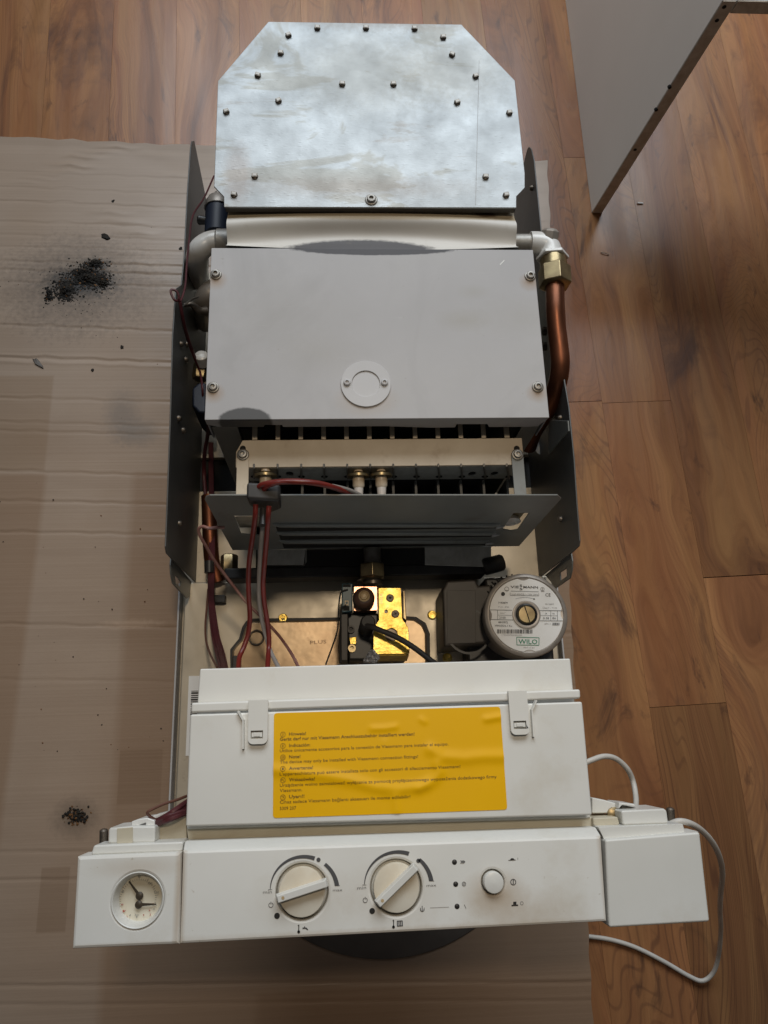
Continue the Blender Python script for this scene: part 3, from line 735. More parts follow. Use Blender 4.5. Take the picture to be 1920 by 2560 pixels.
k = t.mix(t.ramp(t.noise(v, 9, 5, .6), [(0.55, 0.0), (0.8, 0.35)]), k, (0.43, 0.42, 0.40))
b = MB()
b.plate([(cl, y0c), (cr, y0c), (cr, y1c), (cl, y1c)], [], ZC - .0015, ZC)
lipz = lambda px, py: aty(px, py, y0c + .0008)
lp = [(513, 1049), (517, 1060), (545, 1066), (660, 1066), (662, 1061), (705, 1061), (707, 1066), (960, 1064), (1080, 1068), (1138, 1067), (1142, 1059), (1218, 1059), (1222, 1066), (1318, 1066), (1345, 1064), (1366, 1052)]
lo_ = [(lipz(px, py).x, lipz(px, py).z) for px, py in lp]
lo_[0] = (cl, ZC - .0015); lo_[-1] = (cr, ZC - .0015)
b.plate(lo_, [], y0c, y0c + .0014, lambda u, v_, w: (u, w, v_))
for x in (cl, cr - .0014): b.box(x, x + .0014, y0c + .0016, y1c, ZC - .05, ZC - .0017)
cover = P(b, 'front_cover', t.mat, bev=.0016, seg=3); cc = WORLD[cover.name]
k = t.mix(t.ramp(t.noise(t.mapping((1, .7, 1)), 7, 6, .62, 1.0), [(0.50, 0.0), (0.68, 0.42)]), k, (0.33, 0.32, 0.318))
k = t.mix(t.ramp(t.noise(t.mapping((1, 9, 1), rot=(0, 0, .5)), 22, 5, .7), [(0.66, 0.0), (0.74, 0.3)]), k, (0.56, 0.55, 0.54))
k = t.mix(t.ramp(t.noise(v, 130, 4, .7), [(0.69, 0.0), (0.74, 0.5)]), k, (0.28, 0.25, 0.22))
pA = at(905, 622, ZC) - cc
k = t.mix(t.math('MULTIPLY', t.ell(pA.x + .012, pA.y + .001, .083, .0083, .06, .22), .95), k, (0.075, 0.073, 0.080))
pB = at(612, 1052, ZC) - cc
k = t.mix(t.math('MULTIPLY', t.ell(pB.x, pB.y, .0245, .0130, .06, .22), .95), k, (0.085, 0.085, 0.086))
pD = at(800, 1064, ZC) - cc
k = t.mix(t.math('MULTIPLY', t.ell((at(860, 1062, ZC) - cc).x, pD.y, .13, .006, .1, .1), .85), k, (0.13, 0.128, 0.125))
for (px, py) in ((540, 687), (1325, 691), (533, 969), (1344, 968)):
    p = at(px, py + 14, ZC) - cc
    k = t.mix(t.math('MULTIPLY', t.ell(p.x, p.y, .0065, .006, .9, .6), .75), k, (0.34, 0.225, 0.13))
p = at(917, 1016, ZC) - cc
k = t.mix(t.math('MULTIPLY', t.ell(p.x, p.y + .006, .021, .012, .6, .3), .35), k, (0.42, 0.31, 0.20))
for (px, py, r_, f_) in ((1160, 800, .016, .5), (1185, 730, .010, .35), (800, 885, .03, .25), (1310, 790, .03, .25), (700, 790, .05, .15)):
    p = at(px, py, ZC) - cc
    k = t.mix(t.math('MULTIPLY', t.ell(p.x, p.y, r_, r_ * .5, .9, 1.0), f_), k, (0.36, 0.34, 0.30))
t.col(k); t.set(rough=.5, spec=.22); t.bump(t.noise(t.tc.outputs['Object'], 650, 2), 0.07, 0.0003)
for (px, py) in ((540, 687), (1325, 691), (533, 969), (1344, 968)): hexscrew(at(px, py, ZC), .0056, cover)
# inspection window: a ring held by two rivets over a pale glass
I = crop(820, 880, 8.295); ic = at(*I(785, 670), ZC); rs = (at(*I(1305, 670), ZC) - ic).length
b = MB(); b.lathe([(rs * .56, .0002), (rs, .0002), (rs * 1.0, .0014), (rs * .985, .0018), (rs * .575, .0018), (rs * .56, .0014), (rs * .56, .0002)], ic, n=56); ring = b.build('inspection_ring', M['grey_paint'], cover, ang=25)
b = MB(); b.lathe([(rs * .555, -.0001), (rs * .555, .0005), (0, .0006)], ic, n=40); b.build('sight_glass', M['grey_paint'], cover)
for (cx) in (395, 1172):
    p = at(*I(cx, 640), ZC + .0016); r_ = rs * .145
    b = MB(); b.lathe([(r_, 0), (r_, .0018), (r_ * .8, .0026), (r_ * .5, .0026), (r_ * .42, .001), (0, .0008)], p, n=20); b.build('rivet', M['grey_paint'], cover, ang=50)
b = MB(); p = at(1255, 657, ZC + .0002); seg(b, p + Vector((-.0022, -.0022, 0)), p + Vector((.0026, .003, 0)), .0009); b.build('scratch', M['white_plastic'], cover)

# ---- burner bar
xb0, xb1 = at(590, 1130, ZR).x, at(1308, 1130, ZR).x; yb_t, yb_b = at(900, 1098, ZR).y, at(900, 1166, ZR).y
b = MB(); b.plate([(xb0 + .006, yb_t), (xb1, yb_t), (xb1, yb_b + .012), (xb1 - .0002, yb_b), (xb0, yb_b), (xb0, yb_t - .012)], [], ZR - .0018, ZR)
edges = [634]
pitch = 57.3
xs_ = [643 + pitch * i for i in range(11)]
for i in range(12):
    xa = 632 if i == 0 else xs_[i - 1] + 45.5
    xb = xs_[i] if i < 11 else 1275
    if i == 0: xa = 630
    q0 = at(xa, 1097, ZR); q1 = at(xb, 1097, ZR)
    b.box(q0.x, q1.x, yb_t + .0004, y0c + .010, ZR - .0016, ZR - .0001)
bar = P(b, 'burner_bar', M['beige_enamel'], bev=.0006)
b = MB(); b.plate([(u, v_) for u, v_ in ((xb0 + .010, ZR - .040), (xb1 - .006, ZR - .040), (xb1 - .001, ZR - .002), (xb0 + .001, ZR - .002))],
    [[(c_.x + dx, c_.z + dz_ * 1.7) for dx, dz_ in circ(0, 0, .0040, 14)] for c_ in (aty(724, 1184, yb_b), aty(1180, 1184, yb_b), aty(1236, 1184, yb_b))], yb_b - .0003, yb_b + .0012, lambda u, v_, w: (u, w, v_)); b.build('front_face', M['galv_plain'], bar)
b = MB(); b.box(xb0 + .012, xb1 - .010, yb_b + .002, yb_t - .003, .10, ZR - .003); b.build('dark_interior', M['black'], bar)
pins = [635, 694, 753, 810, 868, 925.6, 983, 1040, 1096, 1153, 1210, 1267]
b0 = None
for px in pins:
    a = at(px, 1163, ZR); c_ = aty(px + (3 if px > 1250 else 1), 1192, yb_b)
    b = MB(); b.tube([(a.x, a.y + .001, ZR + .0002), (a.x, yb_b - .0018, ZR - .001), (c_.x, yb_b - .0024, c_.z + .004), (c_.x, yb_b - .0006, c_.z)], .0010, 8, k=4)
    b.lathe([(.0034, 0), (.0034, .0004), (0, .0004)], (c_.x, yb_b - .0004, c_.z + .002), (0, -1, 0), 12, 1)
    b.build('pin', [M['steel'], M['black']], bar)
    # gas bar below each pin
    b = MB(); b.box(c_.x - .0012, c_.x + .0012, yb_b - .022, yb_b - .001, .10, ZR - .041); b.build('burner_fin', M['dark_grey'], bar)
for (sx, ax0, ax1, hx) in ((605, 592, 622, 607), (1295, 1281, 1311, 1292)):
    b = MB(); x0_, x1_ = at(ax0, 1185, ZR).x, at(ax1, 1185, ZR).x; cx_ = (x0_ + x1_) / 2; r_ = (x1_ - x0_) / 2; ye = at(900, 1237, .29).y + .0014
    yc_ = at(sx, 1139, ZR).y
    b.plate([(cx_ + r_ * math.cos(R(a)), yc_ + r_ * math.sin(R(a))) for a in range(0, 181, 20)] + [(x0_, ye), (x1_, ye)], [], ZR + .0004, ZR + .0022)
    arm = b.build('bracket_arm', M['shield_grey'] if sx > 1000 else M['beige_enamel'], bar, bev=.0004)
    hexscrew((cx_, yc_, ZR + .0022), .0058, bar)
    b = MB(); disc(b, at(hx, 1121, ZR + .0003), .0029); b.build('hole', M['black'], bar)
# electrodes
for px, py, tip in ((664, 1189, 640), (896, 1190, 1245), (953, 1189, 1245)):
    p = aty(px, py, yb_b - .006); d_ = Vector((0, -1, -.12)).normalized()
    e = tag(empty('electrode', p, boiler))
    b = MB(); b.lathe([(.0022, .004), (.0042, .002), (.0046, 0)], p - d_ * .004, -d_, 16); b.build('tip', M['ceramic'], e)
    b = MB(); b.lathe([(.0060, -.0012), (.0108, -.0012), (.0108, .0012), (.0060, .0012)], p, d_, 24); b.build('flange', M['brass'], e)
    b = MB(); b.lathe([(.0052, 0), (.0058, .003), (.0058, .010), (.0046, .012)], p, d_, 18); b.build('ceramic_body', M['ceramic'], e)
    b = MB(); b.lathe([(.0046, .012), (.0040, .022), (.0040, .030)], p, d_, 16); b.build('white_sleeve', M['ceramic_white'], e)

# ---- heat shield (stands upright) with cut-outs and three louvres
YS = at(900, 1237, .29).y
V = lambda px, py, y=None: (aty(px, py, YS if y is None else y).x, aty(px, py, YS if y is None else y).z)
outl = [V(524, 1237), V(1394, 1237), V(1403, 1245), V(1298, 1364), V(581, 1374), V(512, 1248), V(515, 1241)]
hl = [V(585, 1288), V(626, 1288), V(660, 1289), V(659, 1338), V(603, 1334)]
hr = [V(1284, 1281), V(1323, 1281), V(1294, 1323), V(1276, 1326), V(1256, 1322)]
b = MB(); b.plate(outl, [hl, hr], YS - .0007, YS + .0007, lambda u, v_, w: (u, w, v_))
shield = P(b, 'heat_shield', M['shield_grey'], bev=.0003, seg=1)
for (y0p, xl, xr) in ((1308, 684, 1249), (1329, 692, 1238), (1350, 700, 1222)):
    a0 = aty(xl, y0p, YS); a1 = aty(xr, y0p, YS); r_ = .0034
    b = MB(); b.tube([a0 + Vector((0, .001, 0)), a0 + Vector((.006, -.0012, 0)), a1 + Vector((-.006, -.0012, 0)), a1 + Vector((0, .001, 0))], r_, 12, smooth=False)
    lv = b.build('louvre', M['shield_grey'], shield)
    s0_, s1_ = aty(xl + 6, y0p + 7, YS), aty(xr - 6, y0p + 10.5, YS)
    b = MB(); b.box(s0_.x, s1_.x, YS - .0010, YS - .0006, s1_.z, s0_.z); b.build('louvre_shade_strip', M['black'], lv)  # dark of the gap below the louvre put in as a black strip
    b = MB(); e_ = aty(xr - 8, y0p + 6, YS); b.hexa([e_ + Vector(v) for v in ((0, -.001, -.004), (.009, -.001, -.001), (.009, -.001, .001), (0, -.001, .001))], [e_ + Vector(v) for v in ((0, -.0034, -.003), (.007, -.002, -.001), (.007, -.002, .0006), (0, -.0034, .0006))]); b.build('louvre_end', M['grey_paint'], lv)  # highlight on the end cap put in as lighter paint
# brackets seen through the cut-outs
b = MB(); b.box(hl[0][0] - .006, hl[2][0] + .006, YS + .012, YS + .0135, hl[4][1] - .02, hl[0][1] - .004); b.box(hl[0][0] - .006, hl[2][0] + .006, YS + .0015, YS + .0135, hl[0][1] - .012, hl[0][1] - .010)
br_ = P(b, 'support_bracket', M['beige_enamel'], bev=.0004)
hexscrew((hl[2][0] - .006, YS + .012, (hl[2][1] + hl[3][1]) / 2 - .004), .004, br_, (0, -1, .2))
b = MB(); b.box(hr[4][0] - .012, hr[1][0] + .006, YS + .012, YS + .0135, hr[3][1] - .02, hr[0][1] + .01); P(b, 'support_bracket', M['brass'], bev=.0004)
b = MB(); b.lathe([(.010, 0), (.012, .004), (.007, .006), (.006, .004)], ((hr[4][0] + hr[3][0]) / 2 + .003, YS + .011, hr[4][1] + .001), (0, -1, .1), 20); P(b, 'burner_nozzle', M['ceramic_white'])
# rubber grommet on the top edge
gz = .290
b = MB(); g0, g1 = aty(617, 1228, YS), aty(701, 1232, YS)
b.plate([(g0.x, g0.z + .003), (g1.x, g1.z + .001), (g1.x - .001, g1.z - .024), (g1.x - .012, g1.z - .038), (g0.x + .014, g0.z - .032), (g0.x, g0.z - .022)], [], YS - .008, YS + .008, lambda u, v_, w: (u, w, v_))
grom = P(b, 'cable_grommet', M['rubber'], bev=.003, seg=3)

# ---- below the shield: burner manifold
zM = .085
b = MB(); b.box(at(640, 1390, zM).x, at(1225, 1390, zM).x, at(900, 1413, zM).y, at(900, 1345, zM).y + .03, .045, zM); man = P(b, 'burner_frame', M['black'])
for xs0, xs1 in ((644, 766), (1062, 1228)):
    b = MB(); b.plate([(lambda q: (q.x, q.y))(at(px, py, zM + .003)) for px, py in ((xs0, 1360), (xs1, 1360), (xs1, 1404), (xs1 - 6, 1414), (xs1 - 16, 1417) if xs0 > 900 else (xs1 - 4, 1412), (xs0, 1412))], [], zM + .0005, zM + .003); b.build('frame_plate', M['galv_plain'], man, bev=.0006)
b = MB(); b.box(at(560, 1430, .080).x, at(1215, 1430, .080).x, at(900, 1441, .080).y, at(900, 1414, .080).y, .05, .080); rail = P(b, 'gas_rail', M['rubber'], bev=.002)
b = MB(); b.lathe([(.008, -.012), (.010, -.010), (.010, .010), (.008, .013)], at(1232, 1412, .085), (1, .25, 0), 14); b.build('rail_end', M['black_plastic'], rail)
b = MB(); b.tube([at(930, 1372, .10), at(932, 1412, .10)], .0098, 16, smooth=False); P(b, 'gas_pipe', M['steel'])
b = MB(); nc = at(930, 1428, .11); b.lathe([(.013, -.008), (.0150, -.0068), (.0150, .0068), (.013, .008)], nc, (0, 1, 0), 6, ph=R(30)); P(b, 'pipe_nut', M['brass'], bev=.0008)
b = MB(); b.lathe([(.011, 0), (.011, .016)], at(932, 1462, .10), (0, 1, 0), 16); P(b, 'nut_collar', M['dark_steel'])
# ---- lower compartment
def poly_at(pts, z): return [at2(px, py, z) for px, py in pts]
def arcpts(pts, r=3): return pts
ppo = [(581, 1700), (581, 1628), (590, 1615), (604, 1600), (612, 1574), (620, 1560), (634, 1554), (800, 1551), (1000, 1546), (1035, 1549), (1056, 1563), (1066, 1585), (1068, 1700)]
b = MB(); b.plate(poly_at([(577, 1705), (576, 1624), (598, 1597), (606, 1568), (616, 1553), (634, 1547), (800, 1545), (1000, 1540), (1040, 1543), (1064, 1558), (1074, 1585), (1076, 1705)], .0305), [], .0302, .0335); P(b, 'gasket', M['rubber'], bev=.0008)
b = MB(); b.plate(poly_at(ppo, .036), [], .0337, .040); pp = P(b, 'pressed_plate', M['pressed'], bev=.0028, seg=3)
b = MB(); text(b, 'PLUS', at(776, 1611, .0403), at(816, 1608, .0403), .0042); b.build('stamped_word', M['stamp'], pp)
b = MB(); c_ = at(641, 1594, .0425); n = 28
b.tube([c_ + Vector((.0082 * math.cos(2 * math.pi * i / n), .0082 * math.sin(2 * math.pi * i / n), 0)) for i in range(n + 1)], .0011, 8, k=1); b.build('wire_ring', M['dark_steel'], pp)
for px, py in ((708, 1546), (1080, 1538), (1205, 1642), (1118, 1645)):
    b = MB(); c_ = at(px, py, .0302); b.lathe([(.0058, 0), (.0058, .0010), (.0046, .0014), (.0046, .0045), (.0028, .0045), (.0026, .003), (0, .003)], c_, n=12); P(b, 'tray_nut', M['chromate'], ang=40)
b = MB(); b.box(*[at(531, 1502, .034).x, at(565, 1502, .034).x], at(540, 1509, .034).y, at(540, 1490, .034).y, .0302, .041); P(b, 'cable_clip', M['black_plastic'], bev=.001)
# barcode label on the tray, half under the control box
b = MB(); q0 = at(478, 1690, .0305); q1 = at(455, 1890, .0305); b.box(q1.x + .004, q1.x + .04, q1.y, q0.y, .0302, .0307)
x_ = q1.x + .0075; y_ = at(480, 1727, .031).y; ye = at(470, 1826, .031).y
while y_ > ye:
    w_ = random.choice((.0008, .0012, .0020)); b.add([(x_, y_, .0309), (x_ + .009, y_, .0309), (x_ + .009, y_ - w_, .0309), (x_, y_ - w_, .0309)], [(0, 3, 2, 1)], 1); y_ -= w_ + random.choice((.0008, .0011, .0016))
text(b, '7 143 0210', (x_ + .0125, ye, .0309), (x_ + .0125, ye + .03, .0309), .0024, 1); P(b, 'barcode_label', [M['label_paper'], M['ink_black']])

# gas valve
G = crop(840, 1340, 5.925)
g2 = lambda pts, z: [at2(*G(x, y), z) for x, y in pts]
va = at(*G(820, 1300), .03); valve = tag(empty('gas_valve', va, boiler))
b = MB(); b.plate(g2([(150, 1150), (1000, 1150), (1050, 1850), (180, 1850)], .095), [], .031, .098); b.build('valve_body', M['black_plastic'], valve, bev=.003)
ZG = .128
gp = [(630, 765), (962, 765), (985, 1230), (1030, 1290), (1065, 1350), (1082, 1430), (1090, 1700), (1085, 1748), (550, 1755), (552, 1430), (570, 1340), (610, 1275), (638, 1235)]
b = MB(); b.plate(g2(gp, ZG), [[at2(*G(820 + 92 * math.cos(a), 1460 + 92 * math.sin(a)), ZG) for a in [2 * math.pi * i / 22 for i in range(22)]], [at2(*G(743 + 24 * math.cos(a), 1117 + 24 * math.sin(a)), ZG) for a in [2 * math.pi * i / 12 for i in range(12)]]], ZG - .002, ZG)
q = g2([(550, 1755), (1085, 1748), (1080, 1850), (556, 1855)], ZG); b.hexa([(x, y, ZG - .002) for x, y in q[:2]] + [(q[1][0], q[1][1] - .003, ZG - .03), (q[0][0], q[0][1] - .003, ZG - .03)], [(x, y - .001, ZG - .001) for x, y in q[:2]] + [(q[1][0], q[1][1] - .0045, ZG - .03), (q[0][0], q[0][1] - .0045, ZG - .03)])
gold = b.build('yellow_bracket', M['chromate'], valve, bev=.0007)
b = MB(); b.plate(g2([(640, 780), (955, 780), (975, 1250), (1060, 1400), (1070, 1740), (570, 1740), (565, 1400), (645, 1250)], ZG - .004), [], .09, ZG - .0026); b.build('valve_block', M['dark_steel'], valve)
b = MB(); b.plate(g2([(985, 800), (1010, 830), (1040, 1280), (985, 1230)], ZG - .02), [], .05, ZG - .012); b.build('block_flange', M['brass'], valve, bev=.0008)
for gx, gy, s_ in ((800, 920, .0042), (878, 1155, .0042)):
    c_ = at(*G(gx, gy), ZG); b = MB(); b.lathe([(s_, -.0002), (s_, .0008), (s_ * .8, .0018), (0, .0022)], c_, n=18)
    if gx > 850:
        for a in (.4, .4 + math.pi / 2):
            d_ = Vector((math.cos(a), math.sin(a), 0)) * .0022; seg(b, c_ + Vector((0, 0, .00235)) - d_, c_ + Vector((0, 0, .00235)) + d_, .0007, 1)
    else: disc(b, c_ + Vector((0, 0, .0024)), .0013, 1)
    b.build('screw', [M['dark_steel'], M['black']], gold)
b = MB(); text(b, 'HNA', at(*G(700, 1000), ZG + .0003), at(*G(700, 850), ZG + .0003), .0042); b.build('stamped_letters', M['brass'], gold)
ZK = .110
b = MB(); b.plate(g2([(262, 745), (612, 745), (618, 1105), (262, 1112)], ZK), [], ZK - .002, ZK); b.build('coil_plate', M['coil_copper'], valve, bev=.0006)
b = MB(); b.plate(g2([(270, 1040), (610, 1034), (612, 1108), (270, 1112)], ZK), [], ZK - .034, ZK - .0025); b.build('coil_body', M['brown_wire'], valve, bev=.002)
cr_ = at(*G(415, 900), ZK + .02); s_ = (at(*G(580, 900), ZK + .02) - cr_).length; cr_.z = ZK
b = MB(); b.lathe([(s_ * 1.0, .0002), (s_ * 1.0, .010), (s_ * .93, .0165), (s_ * .72, .021), (s_ * .50, .0225)], cr_, n=40); b.build('solenoid_cap', M['cap_brown'], valve)
b = MB(); b.lathe([(s_ * .51, .0215), (s_ * .50, .0245), (s_ * .42, .0255), (s_ * .36, .0245), (s_ * .33, .0235), (s_ * .31, .0268), (s_ * .2, .0275), (s_ * .14, .0266), (0, .0268)], cr_, n=36); b.build('cap_button', M['cap_cream'], valve)
b = MB(); b.plate(g2([(85, 700), (248, 700), (240, 1118), (85, 1135)], .118), [], .07, .118); cn = b.build('connector', M['teal'], valve, bev=.0012)
for gy0, gy1, gx0, gx1 in ((715, 755, 100, 220), (1040, 1105, 105, 200)):
    b = MB(); b.plate(g2([(gx0, gy0), (gx1, gy0), (gx1, gy1), (gx0, gy1)], .1184), [], .1182, .1186); b.build('slot', M['black'], cn)
b = MB(); b.plate(g2([(130, 960), (185, 960), (185, 1030), (130, 1030)], .1184), [[at2(*G(x, y), .1184) for x, y in ((142, 975), (173, 975), (173, 1016), (142, 1016))]], .1182, .1198); b.build('terminal', M['cap_cream'], cn)
b = MB(); b.plate(g2([(70, 1150), (180, 1150), (175, 1850), (75, 1850)], .112), [], .05, .112); b.build('side_flange', M['pump_plastic'], valve, bev=.0012)
for gx, gy, m_ in ((222, 1385, 'pump_plastic'), (235, 1665, 'brass')):
    b = MB(); c_ = at(*G(gx, gy), .1); b.lathe([(.0042, -.006), (.0042, .0015), (.0026, .0015), (.0024, -.002), (0, -.002)], c_, n=18); b.build('port', M[m_], valve)
b = MB(); b.plate(g2([(195, 1505), (305, 1490), (300, 1605), (210, 1600)], .102), [], .096, .102); b.build('bright_tab', M['chromate'], valve, bev=.0006)
b = MB(); b.lathe([(.008, -.02), (.008, .012), (.0065, .015), (0, .015)], at(*G(460, 1320), .122), (.05, .1, 1), 18); b.build('cable_socket', M['rubber'], valve)
b = MB(); b.tube([at(*G(430, 1330), .134), at(*G(530, 1345), .141), at(*G(640, 1390), .144), at(*G(900, 1500), .147), at(*G(1150, 1650), .152), at(*G(1400, 1840), .16), at(*G(1560, 1960), .17)], .0029, 12); P(b, 'black_cable', M['rubber'])
# crumpled foil
b = MB(); vs = []; fs = []; n = 12
rr = random.Random(4)
for j in range(n + 1):
    for i in range(n + 1):
        u, v_ = i / n, j / n
        p = at(*G(400 + 200 * u + 60 * v_ * (1 if v_ > .3 else 0), 1880 - 215 * v_ * (1 - abs(u - .4))), .135); p.z += rr.uniform(-.003, .004); p.x += rr.uniform(-.0008, .0008)
        vs.append(p)
b.add(vs, [(j * (n + 1) + i, j * (n + 1) + i + 1, (j + 1) * (n + 1) + i + 1, (j + 1) * (n + 1) + i) for j in range(n) for i in range(n)]); o = P(b, 'crumpled_foil', M['foil'], ang=15)
so = o.modifiers.new('thick', 'SOLIDIFY'); so.thickness = .0004

# circulation pump
Q = crop(840, 1360, 2.592); L = crop(1180, 1400, 5.925)
ZPU = .130
pump = tag(empty('circulation_pump', at(*L(805, 810), .03), boiler))
b = MB(); b.plate([at2(*Q(x, y), .098) for x, y in ((720, 238), (905, 228), (925, 270), (1010, 262), (1010, 640), (700, 668), (690, 300))], [], .031, .098); tb = b.build('terminal_box', M['pump_plastic'], pump, bev=.003, seg=3)
c_ = at(*Q(860, 565), .0981); b = MB(); ringflat(b, c_, .0255 * .9, .0255, n=36); b.build('moulded_ring', M['black_plastic'], tb)
b = MB(); b.plate([at2(*Q(x, y), .10) for x, y in ((720, 300), (905, 300), (905, 640), (720, 645))], [], .0984, .0990); b.build('box_lid', M['pump_plastic'], tb, bev=.0005)
pc = at(*L(805, 810), ZPU); ro = (at(*L(1422, 810), ZPU) - pc).length; rl = (at(*L(1345, 810), ZPU) - pc).length
b = MB(); b.lathe([(ro * .9, -.085), (ro * .93, -.03), (ro * .98, -.012), (ro, -.009), (ro, -.0025), (ro * .985, -.0008), (ro * .94, .0006), (ro * .905, .0008), (ro * .89, -.0004), (ro * .88, -.0006), (0, -.0006)], pc, n=72); b.build('motor_housing', M['pump_rim'], pump, ang=30)
for k_ in range(14):
    a = R(95 + k_ * 7); d_ = Vector((math.cos(a), math.sin(a), 0))
    if k_ > 6: continue
    b = MB(); b.tube([pc + d_ * ro * .9 + Vector((0, 0, -.03)), pc + d_ * ro * 1.13 + Vector((0, 0, -.035))], .0012, 6, smooth=False); b.build('cooling_fin', M['black_plastic'], pump)
b = MB(); b.box(pc.x - ro * 1.25, pc.x + ro * .95, pc.y - ro * 1.05, pc.y + ro * .8, .031, .07); b.build('pump_body', M['black_plastic'], pump, bev=.004)
b = MB(); b.box(pc.x - ro * .75, pc.x + ro * .1, pc.y + ro * .7, pc.y + ro * 1.12, .04, .085); b.build('cable_entry', M['black_plastic'], pump, bev=.004)
# round rating label with notches
lab = []
for i in range(120):
    a = 2 * math.pi * i / 120; r_ = rl
    for an in (0, 90, 180, 270):
        dlt = abs((math.degrees(a) - an + 180) % 360 - 180) / 7.0
        if dlt < 1: r_ = rl - .0024 * math.sqrt(1 - dlt * dlt)
    lab.append((pc.x + r_ * math.cos(a), pc.y + r_ * math.sin(a)))
hub = [(pc.x + ro * .33 * math.cos(2 * math.pi * i / 40), pc.y + ro * .33 * math.sin(2 * math.pi * i / 40)) for i in range(40)]
b = MB(); zl = pc.z + .0003; b.plate(lab, [hub], pc.z - .0006, zl - .0003, m=0)
zt = zl + .0002
A = lambda x, y: at(*L(x, y), zt)
def tx(s, x0, x1, y, h, m=1, bold=False): text(b, s, A(x0, y), A(x1, y + (x1 - x0) * .02), h / 5.925 * .000432, m, bold)
def ln(x0, y0, x1, y1, w=.0004, m=1): seg(b, A(x0, y0), A(x1, y1), w, m)
tx('VIE', 572, 695, 415, 36, 2, True); tx('S', 706, 748, 396, 34, 2, True); tx('S', 706, 750, 444, 34, 2, True); tx('MANN', 762, 978, 417, 36, 2, True)
ln(575, 460, 988, 470); ln(565, 523, 990, 531, .0003); ln(565, 480, 565, 523, .0003); ln(990, 490, 990, 531, .0003)
tx('1,6µF 400VDB 1~230V 50Hz', 580, 980, 520, 30, 3)
for i in range(10):
    f_ = lambda q: (645 + 290 * q, 575 - 95 * q * (1 - q) + 5 * q)
    ln(*f_(i / 10), *f_((i + 1) / 10), .00028)
b.add([A(915, 562), A(938, 582), A(908, 588)], [(0, 1, 2)], 2)
tx('7193879', 390, 528, 645, 26, 2, True); tx('P1/2 - IP44', 393, 548, 705, 22, 3); tx('4015009', 1082, 1212, 662, 22, 3); tx('Class F - T110', 1046, 1256, 718, 24, 3)
for y in (742, 886): ln(265 if y < 800 else 275, y - 4, 590 if y < 800 else 612, y + 2, .0005)
for y in (748, 899): ln(1008 if y > 800 else 1003, y, 1345, y + 2, .0005)
ln(380, 745, 382, 884); ln(382, 816, 590, 820, .0003); ln(1168, 752, 1168, 896); ln(1264, 755, 1268, 896); ln(1018, 820, 1264, 826, .0003)
tx('min', 415, 480, 795, 22, 3); ln(484, 776, 498, 776, .0003, 3); tx('2100', 405, 498, 868, 32, 1); tx('A', 1085, 1112, 804, 26, 1); tx('W', 1190, 1228, 808, 26, 1); tx('0,38', 1054, 1140, 876, 32, 1); tx('86', 1192, 1245, 876, 32, 1)
tx('4815972', 388, 530, 935, 28, 2, True); tx('VIHU25/6-1 Ku', 338, 592, 985, 28, 2); tx('ATV-1', 1072, 1160, 955, 24, 3)
x_ = 1195
while x_ < 1290: w_ = random.choice((8, 14)); b.add([A(x_, 928), A(x_ + w_, 928), A(x_ + w_, 968), A(x_, 968)], [(0, 1, 2, 3)], 1); x_ += w_ + random.choice((5, 8))
x_ = 372
while x_ < 895: w_ = random.choice((5, 8, 14)); b.add([A(x_, 1028), A(x_ + w_, 1028), A(x_ + w_, 1088), A(x_, 1088)], [(0, 1, 2, 3)], 1 if w_ > 5 else 3); x_ += w_ + random.choice((4, 6, 10))
tx('1744AN704030320E', 442, 740, 1118, 20, 3)
fr = [(662, 1142), (994, 1150), (992, 1262), (666, 1258)]
for i in range(4): ln(*fr[i], *fr[(i + 1) % 4], .0006, 4)
tx('WILO', 690, 970, 1238, 66, 4, True); tx('Made in EU', 765, 925, 1303, 18, 3); tx('CE', 1088, 1166, 538, 48, 2)
ringflat(b, A(515, 430), .0020, .0026, n=20, m=3); ln(486, 448, 545, 450, .0005, 3)
ringflat(b, A(1044, 430), .0016, .0022, n=16, m=3); ln(1044, 410, 1044, 452, .0008, 3); ln(1022, 462, 1072, 463, .0008, 3)
disc(b, A(460, 503), .0022, 2); tx('GS', 445, 478, 512, 20, 0, True)
b.build('rating_label', [M['label_paper'], M['ink'], M['ink_black'], M['ink_faint'], M['ink_green']], pump)
b = MB(); b.lathe([(ro * .335, -.001), (ro * .335, .0012), (ro * .31, .0016), (ro * .26, .0010), (ro * .24, -.0015), (0, -.0015)], pc, n=48); b.build('hub_ring', M['pump_rim'], pump)
b = MB(); b.lathe([(ro * .255, -.0012), (ro * .255, .0016), (ro * .225, .0022), (ro * .218, .0005), (0, .0005)], pc, n=40); b.build('plug_seal', M['black_plastic'], pump)
b = MB(); b.lathe([(ro * .213, .0), (ro * .213, .0018), (ro * .19, .0026), (0, .0028)], pc, n=40); pl = b.build('vent_plug', M['brass'], pump)
b = MB(); seg(b, at(*L(780, 685), pc.z + .0030), at(*L(856, 915), pc.z + .0030), .0010); b.build('screw_slot', M['black'], pl)

